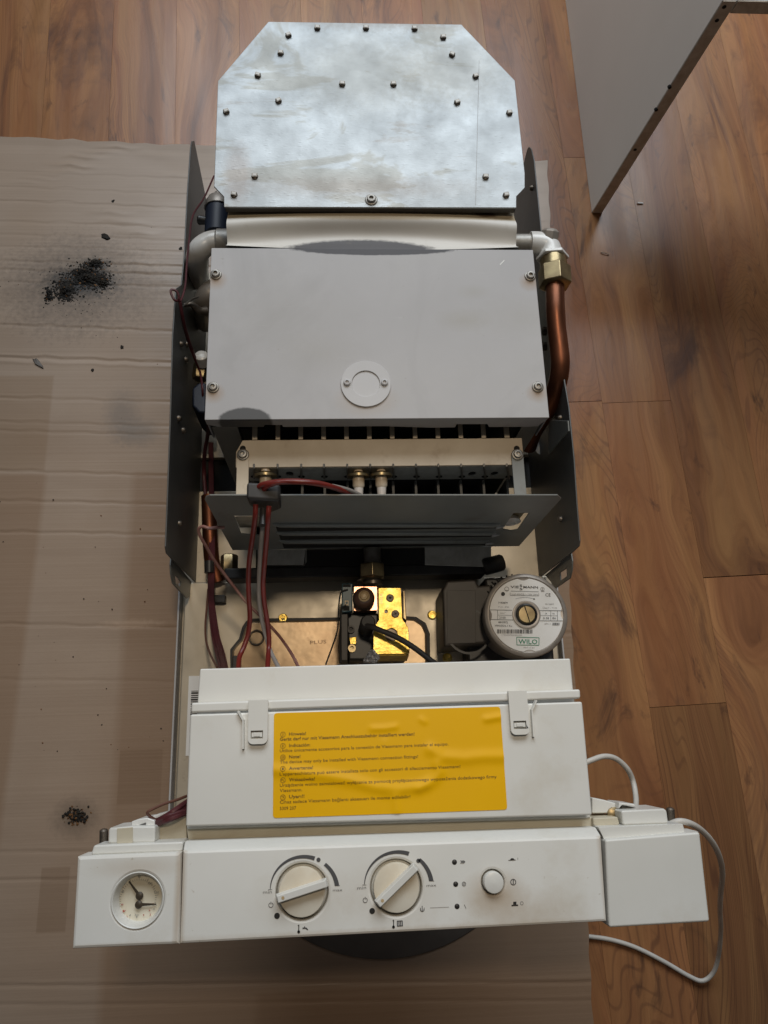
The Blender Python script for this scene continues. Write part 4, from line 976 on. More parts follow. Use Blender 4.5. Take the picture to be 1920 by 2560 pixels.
# ---- pipes at the right: elbow, union, bent copper pipe
C3 = crop(900, 480, 2.765)
elb = tag(empty('pipe_elbow', at(*C3(1290, 380), .20), boiler))
zc = .205
b = MB(); b.tube([at(*C3(1010, 352), zc), at(*C3(1180, 352), zc)], .0098, 18, smooth=False); b.build('pipe_stub', M['galv_plain'], elb)
b = MB(); b.tube([at(*C3(1175, 358), zc), at(*C3(1235, 360), zc), at(*C3(1285, 372), zc), at(*C3(1310, 405), zc), at(*C3(1318, 450), zc)], .0135, 20); b.build('elbow_body', M['alu_cast'], elb)
b = MB(); b.lathe([(.010, -.004), (.0105, .004), (.0105, .010), (.007, .013), (0, .013)], at(*C3(1305, 338), zc + .004), (.15, .95, .5), 8); b.build('vent_cap', M['pump_rim'], elb, bev=.0008)
b = MB(); b.lathe([(.0165, -.0025), (.0185, -.0012), (.0185, .0022), (.016, .003)], at(*C3(1330, 452), zc), (-.03, -1, 0), 6, ph=R(8)); b.build('hex_collar', M['alu_cast'], elb, bev=.0008)
b = MB(); b.lathe([(.0150, 0), (.0150, .012)], at(*C3(1335, 468), zc), (-.03, -1, 0), 24); b.build('union_thread', M['brass'], elb)
b = MB(); b.lathe([(.0165, -.0125), (.0185, -.0105), (.0185, .0100), (.0155, .0120), (.0115, .0122)], at(*C3(1346, 590), zc), (-.03, -1, 0), 6, ph=R(24)); b.build('union_nut', M['brass'], elb, bev=.0009)
b = MB(); b.tube([at(*C3(1347, 640), zc), at(*C3(1350, 800), zc), at(*C3(1360, 950), zc - .004), at(*C3(1378, 1100), zc - .008), at(*C3(1384, 1200), zc - .012), at(*C3(1368, 1310), zc - .022), at(*C3(1330, 1420), zc - .04), at(*C3(1270, 1540), zc - .06), at(*C3(1200, 1650), zc - .085), at(*C3(1160, 1760), zc - .11)], .0104, 24, k=8); P(b, 'copper_pipe', M['copper'])
# dark odds behind the pipe
b = MB(); b.box(at(1355, 820, .12).x, at(1368, 820, .12).x, at(1360, 870, .12).y, at(1360, 790, .12).y, .06, .13); P(b, 'edge_bracket', M['shield_grey'], bev=.001)
for py in (828, 866):
    b = MB(); b.lathe([(.005, 0), (.005, .004), (.003, .006), (0, .006)], atx(1366, py, .244), (-1, 0, 0), 6); P(b, 'bolt', M['dark_steel'])

# ---- pipes at the left
C2 = crop(420, 480, 3.456)
b = MB(); b.tube([at(*C2(640, 425), .185), at(*C2(480, 425), .185), at(*C2(350, 445), .185), at(*C2(265, 520), .180), at(*C2(250, 640), .150), at(*C2(270, 760), .10)], lambda t_: .0128, 20); P(b, 'white_pipe_bend', M['alu_cast'])
b = MB(); b.lathe([(.012, -.01), (.0135, -.008), (.0135, .008), (.012, .01)], at(*C2(490, 425), .187), (1, 0, 0), 20); P(b, 'pipe_socket', M['galv_plain'], bev=.0008)
b = MB(); b.tube([at(*C2(520, 860), .15), at(*C2(390, 860), .15), at(*C2(330, 930), .145), at(*C2(318, 1020), .12), at(*C2(330, 1120), .07)], .0135, 18); P(b, 'pipe_bend', M['pump_rim'])
b = MB(); c_ = at(*C2(425, 370), .150); b.lathe([(.0150, 0), (.0150, .042), (.0135, .043)], c_, (0, 1, 0), 28); pv = P(b, 'air_vent', M['blue_black'])
b = MB(); b.lathe([(.0165, .036), (.0165, .042), (.012, .051), (.006, .053), (.005, .059), (0, .059)], c_, (0, 1, 0), 28); b.build('vent_cap', M['pump_rim'], pv)
b = MB(); b.lathe([(.005, 0), (.006, .008), (.004, .010), (0, .010)], c_ + Vector((-.014, .020, 0)), (-1, .1, 0), 12); b.build('vent_nipple', M['black_plastic'], pv)
C4 = crop(420, 640, 5.025)
b = MB(); b.plate([at2(*C4(x, y), .13) for x, y in ((300, 1660), (380, 1590), (480, 1585), (480, 1970), (385, 1970), (300, 1880))], [], .06, .13); P(b, 'pressure_switch', M['blue_black'], bev=.003, seg=3)
b = MB(); b.lathe([(.009, -.012), (.0105, -.008), (.0105, .008), (.008, .014)], at(*C4(420, 1440), .11), (.1, 1, 0), 6); P(b, 'brass_fitting', M['brass'], bev=.001)
b = MB(); b.lathe([(.008, -.006), (.008, .008), (.005, .010)], at(*C4(430, 1310), .125), (0, .3, 1), 16); P(b, 'white_sensor', M['alu_cast'], bev=.001)
b = MB(); b.tube([at(*C4(480, 700), .165), at(*C4(390, 690), .170), at(*C4(300, 610), .178), at(*C4(200, 620), .182)], lambda t_: .0058 - .0035 * t_, 10); P(b, 'sensor_clip', M['dark_steel'])
b = MB(); b.tube([at(*C4(190, 630), .186), at(*C4(300, 545), .19), at(*C4(385, 515), .195)], .0010, 8); P(b, 'wire_end', M['steel'])
b = MB(); b.tube([at(522, 1240, .05), at(525, 1330, .05), at(530, 1400, .045), at(545, 1455, .04)], .0090, 16); P(b, 'small_copper_pipe', M['copper'])
b = MB(); b.lathe([(.009, -.012), (.0105, -.010), (.0105, .010), (.009, .012)], at(573, 1412, .06), (0, 1, 0), 6); P(b, 'valve_nut', M['brass'], bev=.001)

# ---- wires
def wire(name, pts, r, m, n=8, label=None):
    b = MB(); b.tube([at(*p) for p in pts], r, n); o = P(b, name, M[m])
    if label: o['label'] = label
    return o
K = crop(400, 1280, 5.184)
kp = lambda *a: [(*K(x, y), z) for x, y, z in a]
wire('ignition_cable', [(640, 1225, .300), (655, 1212, .306), (690, 1205, .309), (740, 1203, .310), (800, 1209, .303), (848, 1224, .288), (884, 1243, .268), (905, 1265, .23)], .0024, 'red_cable', 10)
wire('ignition_cable', [(655, 1228, .300), (672, 1213, .308), (705, 1205, .311), (770, 1206, .311), (830, 1217, .298), (870, 1232, .282), (900, 1252, .25)], .0024, 'red_cable', 10)
wire('sensing_cable', [(830, 1214, .297), (870, 1224, .286), (905, 1240, .268), (925, 1262, .24)], .0017, 'grey_cable', 8)
wire('ignition_cable', kp((1240, -100, .296), (1232, 60, .292), (1200, 320, .275), (1160, 600, .255), (1145, 850, .24), (1150, 1100, .23), (1165, 1350, .22), (1145, 1560, .215), (1090, 1740, .215), (1030, 1880, .22), (1010, 2060, .235)), .0023, 'red_cable', 10)
wire('ignition_cable', kp((1412, -80, .296), (1400, 80, .292), (1375, 420, .272), (1345, 760, .25), (1335, 950, .24), (1352, 1180, .23), (1390, 1420, .22), (1412, 1620, .215), (1408, 1800, .215), (1390, 2060, .235)), .0023, 'red_cable', 10)
wire('sensing_cable', kp((1335, 60, .285), (1320, 260, .275), (1295, 600, .25), (1282, 900, .235), (1285, 1150, .225), (1320, 1400, .215), (1375, 1620, .21), (1440, 1820, .215), (1550, 2040, .235)), .0019, 'grey_cable', 10)
b = MB(); b.lathe([(.0032, -.008), (.0032, .008)], at(*K(1335, 70), .287), (0, 1, -.2), 12); P(b, 'cable_sleeve', M['black_plastic'])
wire('looped_wire', kp((830, 200, .21), (740, 200, .214), (640, 212, .216), (560, 188, .216), (505, 215, .214), (515, 300, .208), (600, 450, .195), (700, 620, .18), (830, 800, .165), (960, 970, .155), (1120, 1170, .15), (1300, 1350, .15), (1440, 1490, .155), (1570, 1640, .165), (1700, 1830, .18), (1790, 2000, .20)), .0016, 'pink_wire', 8)
for k_, (dx, dy, r_) in enumerate(((0, 0, .0013), (22, 0, .0013), (44, 8, .0013), (62, -4, .0012), (34, 0, .0012))):
    wire('harness_wire', kp((640 + dx * .6, -900, .05), (645 + dx * .7, -300, .05), (650 + dx * .8, 300, .055), (640 + dx, 660, .06), (632 + dx, 950, .06), (640 + dx * .8, 1120, .058), (645 + dx * 1.1, 1300, .06), (680 + dx * 1.3, 1600, .075), (735 + dx * 1.6, 1850, .12), (790 + dx * 1.4, 2060, .18)), r_, 'dark_red_wire', 8)
wire('harness_wire', kp((625, 1000, .055), (605, 1250, .06), (588, 1480, .065), (600, 1680, .08), (655, 1850, .11), (740, 2010, .16)), .0012, 'brown_wire', 8)
b = MB(); b.tube([at(*K(640, 640), .06), at(*K(640, 790), .06)], .0058, 14, smooth=False); P(b, 'harness_sleeve', M['black_plastic'])
wire('thin_wire', [(*G(175, 790), .120), (*G(80, 830), .12), (*G(48, 960), .118), (*G(35, 1150), .115), (*G(20, 1400), .115), (*G(-60, 1650), .13), (*G(-150, 1900), .18)], .0009, 'rubber', 6)
wire('thin_wire', [(*G(150, 1020), .120), (*G(100, 1060), .119), (*G(75, 1150), .117), (*G(62, 1400), .115), (*G(70, 1880), .14)], .0009, 'rubber', 6)
wire('thin_wire', [(*G(330, 720), .112), (*G(320, 665), .12), (*G(370, 655), .122), (*G(395, 700), .115)], .0010, 'dark_steel', 6)
b = MB(); b.box(at(583, 1640, .15).x, at(598, 1640, .15).x, at(590, 1675, .15).y, at(590, 1640, .15).y, .13, .155); P(b, 'wire_plug', M['rubber'], bev=.001)
# wires beside the upper left pipes
wire('harness_wire', [(535, 440, .15), (510, 495, .17), (482, 540, .187), (473, 600, .19), (467, 660, .19), (463, 715, .196), (452, 752, .205), (446, 745, .21)], .0011, 'dark_red_wire', 8)
wire('harness_wire', [(447, 752, .206), (436, 750, .21), (427, 731, .212), (430, 724, .212), (443, 730, .21), (449, 752, .206), (455, 790, .195), (463, 830, .17), (476, 870, .15), (490, 905, .13), (500, 930, .12), (506, 970, .135), (507, 1010, .12)], .0013, 'dark_red_wire', 8)
wire('harness_wire', [(450, 756, .206), (458, 800, .19), (470, 845, .165), (484, 885, .14), (494, 910, .125)], .0018, 'dark_red_wire', 8)
wire('harness_wire', [(540, 1046, .20), (524, 1060, .15), (519, 1090, .11), (512, 1130, .08), (510, 1180, .05), (514, 1240, .05)], .0024, 'dark_red_wire', 8)

# ================================================================== control unit (still part of the boiler)
ZL, ZT = .345, .335
def slab(name, pts, z0, z1, m, parent, bev=.0012, holes=(), seg=2, top=None):
    b = MB(); o_ = [at2(px, py, z1) for px, py in pts]
    if holes:
        b.chplate(o_, holes, z0, z1, bev)
        return b.build(name, m, parent, ang=12)
    b.plate(o_, [], z0, z1)
    return b.build(name, m, parent, bev=bev, seg=seg)
wp = M['white_plastic']
box = slab('control_box', [(500, 1672), (1426, 1646), (1440, 1790), (1478, 2046), (466, 2074), (490, 1800)], .20, ZT - .004, wp, boiler, .0015)
slab('box_back', [(499.5, 1672), (1426, 1646), (1434, 1730), (493, 1760)], ZT - .0038, ZT, wp, box, .0012)
slab('lid', [(475, 1786), (1456, 1754), (1481, 2038), (464, 2067)], ZT - .0035, ZL, wp, box, .0016, seg=3)
b = MB()
q0 = [at(478, 1757, ZL), at(1451, 1723, ZL), at(1452, 1746, ZL), at(477, 1782, ZL)]
b.hexa([v - Vector((0, 0, .009)) for v in q0], q0); flange = b.build('lid_flange', wp, box, bev=.0016, seg=3)
slab('recess_strip', [(466, 2071), (1481, 2042), (1487, 2070), (470, 2100)], .26, ZT - .006, M['cream_plastic'], box, .001)
# clips on the lid
T1 = crop(420, 1640, 2.860); T2 = crop(1000, 1640, 1.929)
def clip_part(fx, quad, slot, rib):
    pts = [fx(*p) for p in quad]; b = MB()
    pp_ = [at(px, py, ZL + .004) for px, py in pts]; top, bot = pp_[0:2], pp_[2:4]
    x0, x1 = (top[0].x + bot[1].x) / 2, (top[1].x + bot[0].x) / 2; y1, y0 = (top[0].y + top[1].y) / 2, (bot[0].y + bot[1].y) / 2
    sl = [at(*fx(*p), ZL + .004) for p in slot]; sx0, sx1 = min(s.x for s in sl), max(s.x for s in sl); sy0, sy1 = min(s.y for s in sl), max(s.y for s in sl)
    r_ = .004
    outer = [(x1, y1), (x0, y1)] + [p for p in rrect(x0, x1, y0, y1, r_) if p[1] < (y0 + y1) / 2]
    b.plate(outer, [[(sx0, sy0), (sx1, sy0), (sx1, sy1), (sx0, sy1)]], ZL + .0003, ZL + .004)
    o = b.build('lid_clip', wp, box, bev=.0007)
    b = MB(); b.box(sx0 + .0005, sx1 - .0005, sy0 + .0012, sy1 - .0012, ZL, ZL + .0030); b.box(sx0 + .0022, sx1 - .0022, sy0 + .0016, sy1 - .0016, ZL + .0032, ZL + .0037); b.build('latch', wp, o, bev=.0004)
    b = MB()
    r0, r1, r2 = [at(*fx(*p), ZL) for p in rib]
    for a_, b_ in ((r0, r1), (r1, r2)):
        d_ = (b_ - a_).normalized(); u = Vector((-d_.y, d_.x, 0)) * .0010
        b.hexa([a_ + u, a_ - u, b_ - u, b_ + u], [v + Vector((0, 0, .0035)) for v in (a_ + u * .5, a_ - u * .5, b_ - u * .5, b_ + u * .5)])
    b.build('clip_rib', wp, box)
clip_part(T1, [(578, 318), (722, 308), (705, 628), (566, 634)], [(592, 535), (678, 535), (678, 590), (592, 590)], [(503, 395), (540, 462), (540, 665)])
clip_part(T2, [(521, 168), (607, 166), (632, 378), (538, 382)], [(550, 314), (608, 314), (608, 350), (550, 350)], [(654, 215), (632, 262), (641, 390)])

# yellow notice, creased
TS = crop(660, 1740, 2.592)
sc = [at(*TS(x, y), ZL + .0003) for x, y in ((60, 118), (1528, 62), (1578, 728), (62, 800))]
sx0, sx1 = (sc[0].x + sc[3].x) / 2, (sc[1].x + sc[2].x) / 2; sy1, sy0 = (sc[0].y + sc[1].y) / 2, (sc[2].y + sc[3].y) / 2
crs = []
def crease(pts, h, w): crs.append(([at(*TS(x, y), ZL) for x, y in pts], h, w))
crease([(60, 478), (250, 500), (420, 522), (560, 545), (720, 592), (880, 605), (1010, 590), (1100, 545), (1135, 495), (1120, 440)], .0011, .0040)
crease([(1080, 350), (1160, 395), (1300, 405), (1420, 392), (1557, 392)], .0011, .0042)
crease([(1000, 600), (1060, 580)], .0007, .003); crease([(700, 212), (780, 210), (850, 200)], .0007, .0022); crease([(1440, 150), (1530, 135)], .0009, .0025); crease([(1020, 152), (1040, 168)], .0006, .002); crease([(850, 650), (860, 745)], .0007, .003); crease([(780, 300), (790, 640)], .0003, .003)
def zst(x, y):
    z = ZL + .00035
    for pts, h, w in crs:
        best = 9
        for a, c in zip(pts, pts[1:]):
            dx, dy = c.x - a.x, c.y - a.y; t_ = max(0, min(1, ((x - a.x) * dx + (y - a.y) * dy) / (dx * dx + dy * dy)))
            best = min(best, math.hypot(x - a.x - t_ * dx, y - a.y - t_ * dy))
        z += h * math.exp(-(best / w) ** 2)
    return z
b = MB(); nx_, ny_ = 110, 54; vs = []
for j in range(ny_ + 1):
    for i in range(nx_ + 1):
        x, y = sx0 + (sx1 - sx0) * i / nx_, sy0 + (sy1 - sy0) * j / ny_
        r_ = .0022; cx_ = max(sx0 + r_, min(sx1 - r_, x)); cy_ = max(sy0 + r_, min(sy1 - r_, y)); d_ = math.hypot(x - cx_, y - cy_)
        if d_ > r_: x, y = cx_ + (x - cx_) * r_ / d_, cy_ + (y - cy_) * r_ / d_
        vs.append((x, y, zst(x, y)))
b.add(vs, [(j * (nx_ + 1) + i, j * (nx_ + 1) + i + 1, (j + 1) * (nx_ + 1) + i + 1, (j + 1) * (nx_ + 1) + i) for j in range(ny_) for i in range(nx_)])
KS = .000284 / 2.592
def st(s, x0, y0, x1, y1, h, bold=False):
    text(b, s, at(*TS(x0, y0), ZL), at(*TS(x1, y1), ZL), h * KS, 1, bold, lambda x, y: zst(x, y) + .00022)
def cs(s, x, y):
    c_ = at(*TS(x, y), ZL); c_.z = zst(c_.x, c_.y) + .0003; ringflat(b, c_, 15 * KS, 17.5 * KS, n=22, m=1)
    w_ = 5 * len(s); st(s, x - w_, y + 7, x + w_, y + 7, 14)
for s, y in (('D', 249), ('E', 323), ('GB', 397), ('I', 471), ('PL', 545), ('TR', 656)): cs(s, 123, y)
st('Hinweis!', 163, 256, 272, 252, 21, True); st('Gerät darf nur mit Viessmann Anschlusszubehör installiert werden!', 103, 290, 975, 255, 21, True)
st('Indicación:', 163, 330, 300, 325, 21, True); st('Utilice únicamente accesorios para la conexión de Viessmann para instalar el equipo.', 103, 364, 1195, 319, 20)
st('Note!', 163, 404, 236, 401, 21, True); st('The device may only be installed with Viessmann connection fittings!', 103, 438, 998, 401, 20)
st('Avvertenza!', 163, 478, 318, 472, 21, True); st("L'apparecchiatura può essere installata solo con gli accessori di allacciamento Viessmann!", 103, 515, 1272, 465, 20)
st('Wskazówka!', 163, 552, 330, 546, 21, True); st('Urządzenie wolno zainstalować wyłącznie za pomocą przyłączeniowego wyposażenia dodatkowego firmy', 103, 588, 1507, 531, 20)
st('Viessmann.', 103, 622, 248, 616, 20); st('Uyarı!!', 163, 662, 262, 658, 21, True)
st('Cihaz sadece Viessmann bağlantı aksesuarı ile monte edilebilir!', 103, 697, 948, 661, 20); st('5309 207', 103, 738, 208, 734, 20)
b.build('notice_sticker', [M['yellow'], M['sticker_ink']], box, ang=80)

# control panel: centre piece
BK = crop(640, 2080, 2.304)
kn = [at(*BK(265, 343), ZP), at(*BK(808, 318), ZP)]; rdish = (at(*BK(416, 343), ZP) - kn[0]).length
but = at(*BK(1365, 288), ZP); rbut = (at(*BK(1432, 288), ZP) - but).length
pts = [(457, 2127), (1503, 2090), (1517, 2304), (449, 2360)]
pan = slab('control_panel', pts, ZP - .022, ZP, wp, boiler, .0018, [circ(k_.x, k_.y, rdish, 44) for k_ in kn] + [circ(but.x, but.y, rbut, 36)], 3)
b = MB(); q = [at(457.5, 2126, ZP - .002), at(1502.5, 2089, ZP - .002)]; r0_ = at(461, 2103, ZP - .010); r1_ = at(1490, 2068, ZP - .010)
b.hexa([q[0] - Vector((0, 0, .02)), q[1] - Vector((0, 0, .02)), r1_ - Vector((0, 0, .012)), r0_ - Vector((0, 0, .012))], [q[0] + Vector((0, -.0006, .0012)), q[1] + Vector((0, -.0006, .0012)), r1_, r0_]); b.build('top_bevel', wp, pan, bev=.0012, seg=2)
for k_, (pa, pb) in zip(kn, (((115, 392), (412, 295)), ((697, 425), (926, 200)))):
    b = MB(); b.lathe([(rdish * .998, -.009), (rdish * .97, -.006), (rdish * .92, -.0045), (0, -.0045)], k_, n=56); b.build('knob_dish', wp, pan)
    b = MB(); b.lathe([(rdish * .89, -.0044), (rdish * .89, .0008), (rdish * .87, .0018), (rdish * .84, .0020), (0, .0022)], k_, n=56); kb = b.build('knob', M['knob_cream'], pan)
    a = at(*BK(*pa), ZP + .008); c_ = at(*BK(*pb), ZP + .008); d_ = (c_ - a).normalized(); u = Vector((-d_.y, d_.x, 0))
    w0, w1 = .0031, .0024; zb_, zt_ = ZP + .0015, ZP + .0085
    b = MB(); b.hexa([Vector((p.x, p.y, zb_)) for p in (a + u * w0, a - u * w0, c_ - u * w0, c_ + u * w0)], [Vector((p.x, p.y, zt_)) for p in (a + d_ * .001 + u * w1, a + d_ * .001 - u * w1, c_ - d_ * .001 - u * w1, c_ - d_ * .001 + u * w1)])
    p = a + d_ * .005; p.z = zt_ + .0002; disc(b, p, .0011, 1); b.build('knob_grip', [wp, M['cap_cream']], kb, bev=.0007)
b = MB(); b.lathe([(rbut * .998, -.008), (rbut * .98, -.0065), (0, -.0065)], but, n=36); b.build('button_well', wp, pan)
b = MB(); b.lathe([(rbut * .86, -.006), (rbut * .86, .0028), (rbut * .80, .0038), (rbut * .6, .0042), (0, .0044)], but, n=44); b.build('push_button', M['white_plastic'], pan)
for x, y in ((1143, 173), (1150, 300), (1158, 428)):
    c_ = at(*BK(x, y), ZP); b = MB(); b.lathe([(.0018, .0009), (.0012, .0012), (0, .0013)], c_ - Vector((0, 0, .0007)), n=18); b.build('indicator_lamp', M['black_plastic'], pan)
# printing on the panel
b = MB(); zp = ZP + .0003; B = lambda x, y: at(*BK(x, y), zp)
def arc(cx, cy, r0x, a0, a1, w0, w1):
    n = 30; vs = []
    for i in range(n + 1):
        t_ = i / n; a = R(a0 + (a1 - a0) * t_); w = w0 + (w1 - w0) * t_
        for r in (r0x - w * .5, r0x + w * .5): vs.append(B(cx + r * math.cos(a), cy - r * math.sin(a)))
    b.add(vs, [(2 * i, 2 * i + 1, 2 * i + 3, 2 * i + 2) for i in range(n)], 0)
for (cx, cy, d1, d0, mn, mx) in ((275, 335, (360, 160), (121, 483), ((40, 355), (92, 353)), ((443, 342), (498, 340))), (818, 308, (935, 166), (669, 455), ((583, 331), (635, 328)), ((983, 315), (1038, 312)))):
    arc(cx, cy, 193, 178, 71, 4, 24); arc(cx, cy, 193, 51, 8, 20, 26)
    disc(b, B(*d1), 12 / 2.304 * .000284, 0); disc(b, B(*d0), 16 / 2.304 * .000284, 1)
    text(b, 'min', B(*mn[0]), B(*mn[1]), .0020, 2); text(b, 'max', B(*mx[0]), B(*mx[1]), .0017, 2)
    seg(b, B(cx - 205, cy - 3), B(cx - 182, cy - 3), .0003, 0); seg(b, B(cx + 180, cy - 26), B(cx + 208, cy - 26), .0003, 0)
    ox = mn[0][0] + 46; oy = d0[1] - 62; ringflat(b, B(ox, oy), .0013, .0017, 110, 430, 20, 0); seg(b, B(ox, oy - 20), B(ox, oy - 4), .0004, 0)
for (x, y) in ((246, 578), (792, 550)):     # thermometer signs
    seg(b, B(x, y), B(x + 1, y - 44), .0006, 1); disc(b, B(x, y - 3), .0010, 1); seg(b, B(x + 1, y - 44), B(x - 6, y - 38), .0003, 1)
b.add([B(268, 550), B(290, 550), B(300, 560), B(300, 566), B(292, 562), B(284, 557), B(268, 558)], [(0, 1, 2, 3, 4, 5, 6)], 0); seg(b, B(280, 543), B(280, 552), .0006, 0)
for i in range(4): seg(b, B(814 + i * 9.5, 512), B(815 + i * 9.5, 542), .0007, 0)
seg(b, B(812, 513), B(844, 511), .0005, 0); seg(b, B(813, 542), B(845, 540), .0005, 0)
ringflat(b, B(958, 445), .0011, .0016, 180, 360, 14, 0); seg(b, B(957, 425), B(958, 456), .0005, 0); seg(b, B(946, 436), B(950, 448), .0004, 0); seg(b, B(970, 436), B(966, 448), .0004, 0)
seg(b, B(1002, 436), B(1112, 432), .0003, 3)
for i in range(3): seg(b, B(1178 + i * 8, 164), B(1188 + i * 8, 172), .0006, 2); seg(b, B(1178 + i * 8, 180), B(1188 + i * 8, 172), .0006, 2)
ringflat(b, B(1198, 299), .0010, .0015, n=20, m=2); disc(b, B(1198, 299), .0005, 2); seg(b, B(1200, 418), B(1210, 440), .0004, 2)
ringflat(b, B(1482, 288), .0016, .0021, n=28, m=0); seg(b, B(1482, 276), B(1482, 300), .0006, 0)
b.add([B(1462, 160), B(1470, 151), B(1482, 151), B(1490, 159)], [(0, 1, 2, 3)], 1); seg(b, B(1454, 163), B(1496, 161), .0004, 1); seg(b, B(1508, 148), B(1508, 160), .0003, 2)
b.add([B(1482, 418), B(1482, 402), B(1500, 401), B(1500, 417)], [(0, 1, 2, 3)], 1); seg(b, B(1472, 423), B(1510, 421), .0008, 1); ringflat(b, B(1531, 410), .0009, .0012, n=16, m=2)
tag(b.build('printed_marks', [M['ink'], M['ink_black'], M['ink_light'], M['ink_faint']], pan), kind='stuff')
def stained(o, spots):
    m = NT('stained_white_plastic'); c0_ = WORLD[o.name]; v_ = m.mapping()
    k_ = m.ramp(m.noise(v_, 9), [(0.35, (0.78, 0.77, 0.725)), (0.65, (0.83, 0.82, 0.78))])
    k_ = m.mix(m.ramp(m.noise(v_, 13, 8, .65), [(0.56, 0.0), (0.95, 0.8)]), k_, (0.56, 0.49, 0.37))
    k_ = m.mix(m.ramp(m.noise(v_, 170, 3, .6), [(0.70, 0.0), (0.76, 0.5)]), k_, (0.45, 0.38, 0.28))
    for px, py, rx, ry, c, f, so, wo in spots:
        p = at(px, py, ZP) - c0_; k_ = m.mix(m.math('MULTIPLY', m.ell(p.x, p.y, rx, ry, so, wo), f), k_, c)
    m.col(k_); m.set(rough=.38); m.bump(m.noise(v_, 900, 2), .05, .0002); o.data.materials[0] = m.mat
BR = (0.40, 0.27, 0.14)
stained(pan, [(1238, 2236, .016, .011, BR, .6, .7, .4), (1310, 2292, .030, .012, BR, .35, .8, 1.0), (760, 2250, .024, .014, BR, .22, .8, .8), (980, 2238, .024, .014, BR, .25, .8, .8), (700, 2352, .16, .0035, BR, .35, .8, .8), (1250, 2324, .12, .0035, BR, .35, .8, .8), (1512, 2200, .0022, .05, BR, .5, .8, .6), (455, 2240, .002, .05, BR, .45, .8, .6)])
# left cap with gauge
GQ = crop(160, 1960, 2.765)
gc = at(*GQ(512, 800), ZP); rg = (at(*GQ(690, 800), ZP) - gc).length
lc = slab('left_cap', [(193, 2142), (453, 2131), (448, 2361), (180, 2373)], ZP - .024, ZP + .0012, wp, boiler, .0020, [circ(gc.x, gc.y, rg, 48)], 3)
slab('cap_step', [(234, 2113), (458, 2104), (456, 2129), (226, 2138)], ZP - .03, ZP - .006, wp, lc, .0015)
b = MB(); b.lathe([(rg * .998, -.010), (rg * .94, -.009), (0, -.009)], gc + Vector((0, 0, .0012)), n=48); gf = b.build('gauge_face', M['gauge_face'], lc)
b = MB(); b.lathe([(rg * 1.03, .0003), (rg * 1.0, .0009), (rg * .96, .0004), (rg * .84, -.0075), (rg * .84, -.009), (rg * 1.0, -.009)], gc + Vector((0, 0, .0012)), n=56); b.f = b.f[:-2]; b.m = b.m[:-2]; b.build('gauge_rim', wp, lc)
zg = ZP - .0068; b = MB(); GA = lambda x, y, dz_=0: at(*GQ(x, y), zg + dz_)
gcc = GA(512, 792)
for i in range(33):
    a = R(200 - 220 * i / 32); r0, r1 = rg * .66, rg * (.80 if i % 4 == 0 else .73); d_ = Vector((math.cos(a), math.sin(a), 0)); seg(b, gcc + d_ * r0, gcc + d_ * r1, .00025, 0)
for i in range(7):
    a = R(197 + 24 * i); d_ = Vector((math.cos(a), math.sin(a), 0)); seg(b, gcc + d_ * rg * .62, gcc + d_ * rg * .68, .0006, 1 if i not in (2, 3) else 0)
for s, x, y in (('40', 405, 745), ('60', 412, 690), ('80', 520, 640), ('100', 595, 688), ('120', 640, 750), ('0', 405, 835), ('1', 410, 880), ('2', 435, 920), ('3', 595, 905), ('4', 620, 865), ('bar', 505, 905)):
    text(b, s, GA(x - 5 * len(s), y + 6), GA(x + 5 * len(s), y + 6), .0014, 1 if s in '0123' and len(s) == 1 else 0)
tag(b.build('dial_marks', [M['ink_light'], M['ink_red']], lc), kind='stuff')
for hb, tip in (((522, 772), (450, 672)), ((517, 833), (637, 830))):
    b = MB(); h_ = GA(*hb, .0006); b.lathe([(.0026, -.0004), (.0026, .0008), (.0015, .0014), (0, .0014)], h_, n=20); d_ = GA(*tip, .001) - GA(*hb, .001); u = Vector((-d_.y, d_.x, 0)).normalized()
    p0 = GA(*hb, .0010); b.hexa([p0 + u * .0011, p0 - u * .0011, p0 + d_ - u * .0004, p0 + d_ + u * .0004], [v + Vector((0, 0, .0004)) for v in (p0 + u * .0011, p0 - u * .0011, p0 + d_ - u * .0004, p0 + d_ + u * .0004)]); b.build('needle', M['needle'], lc)
stained(lc, [(345, 2140 + 30, .02, .004, BR, .15, .8, .6), (345, 2165, .024, .006, BR, .2, .8, .6), (446, 2240, .002, .05, BR, .5, .8, .6), (300, 2367, .06, .002, BR, .4, .8, .6), (186, 2260, .0016, .05, BR, .35, .8, .6)])
# right cap
rc = slab('right_cap', [(1513, 2099), (1750, 2080), (1775, 2305), (1523, 2320)], ZP - .024, ZP + .0012, wp, boiler, .0018, (), 3)
slab('cap_step', [(1496, 2068), (1707, 2060), (1712, 2080), (1748, 2079), (1510, 2098)], ZP - .03, ZP - .005, wp, rc, .0014)
# hinge arms behind the caps
D5 = crop(1420, 1960, 3.770); D2 = crop(240, 1960, 5.925)
h1 = slab('hinge_arm', [D5(*p) for p in ((500, 250), (905, 232), (935, 250), (950, 375), (520, 390))], ZP - .05, ZP - .012, wp, boiler, .0016)
slab('wing_plate', [D5(*p) for p in ((228, 128), (345, 150), (465, 185), (465, 275), (228, 278))], ZP - .05, ZP - .03, M['white_plastic'], h1, .001)
slab('hinge_block', [D5(*p) for p in ((235, 320), (290, 318), (470, 310), (490, 385), (290, 400), (240, 390))], ZP - .05, ZP - .016, M['cream_plastic'], h1, .001)
slab('hinge_cover', [D5(*p) for p in ((480, 172), (630, 188), (640, 215), (510, 200), (475, 240))], ZP - .05, ZP - .022, M['alu_cast'], h1, .0008)
slab('slot', [D5(*p) for p in ((505, 200), (680, 232), (660, 242), (505, 246))], ZP - .05, ZP - .026, M['dark_grey'], h1, .0004)
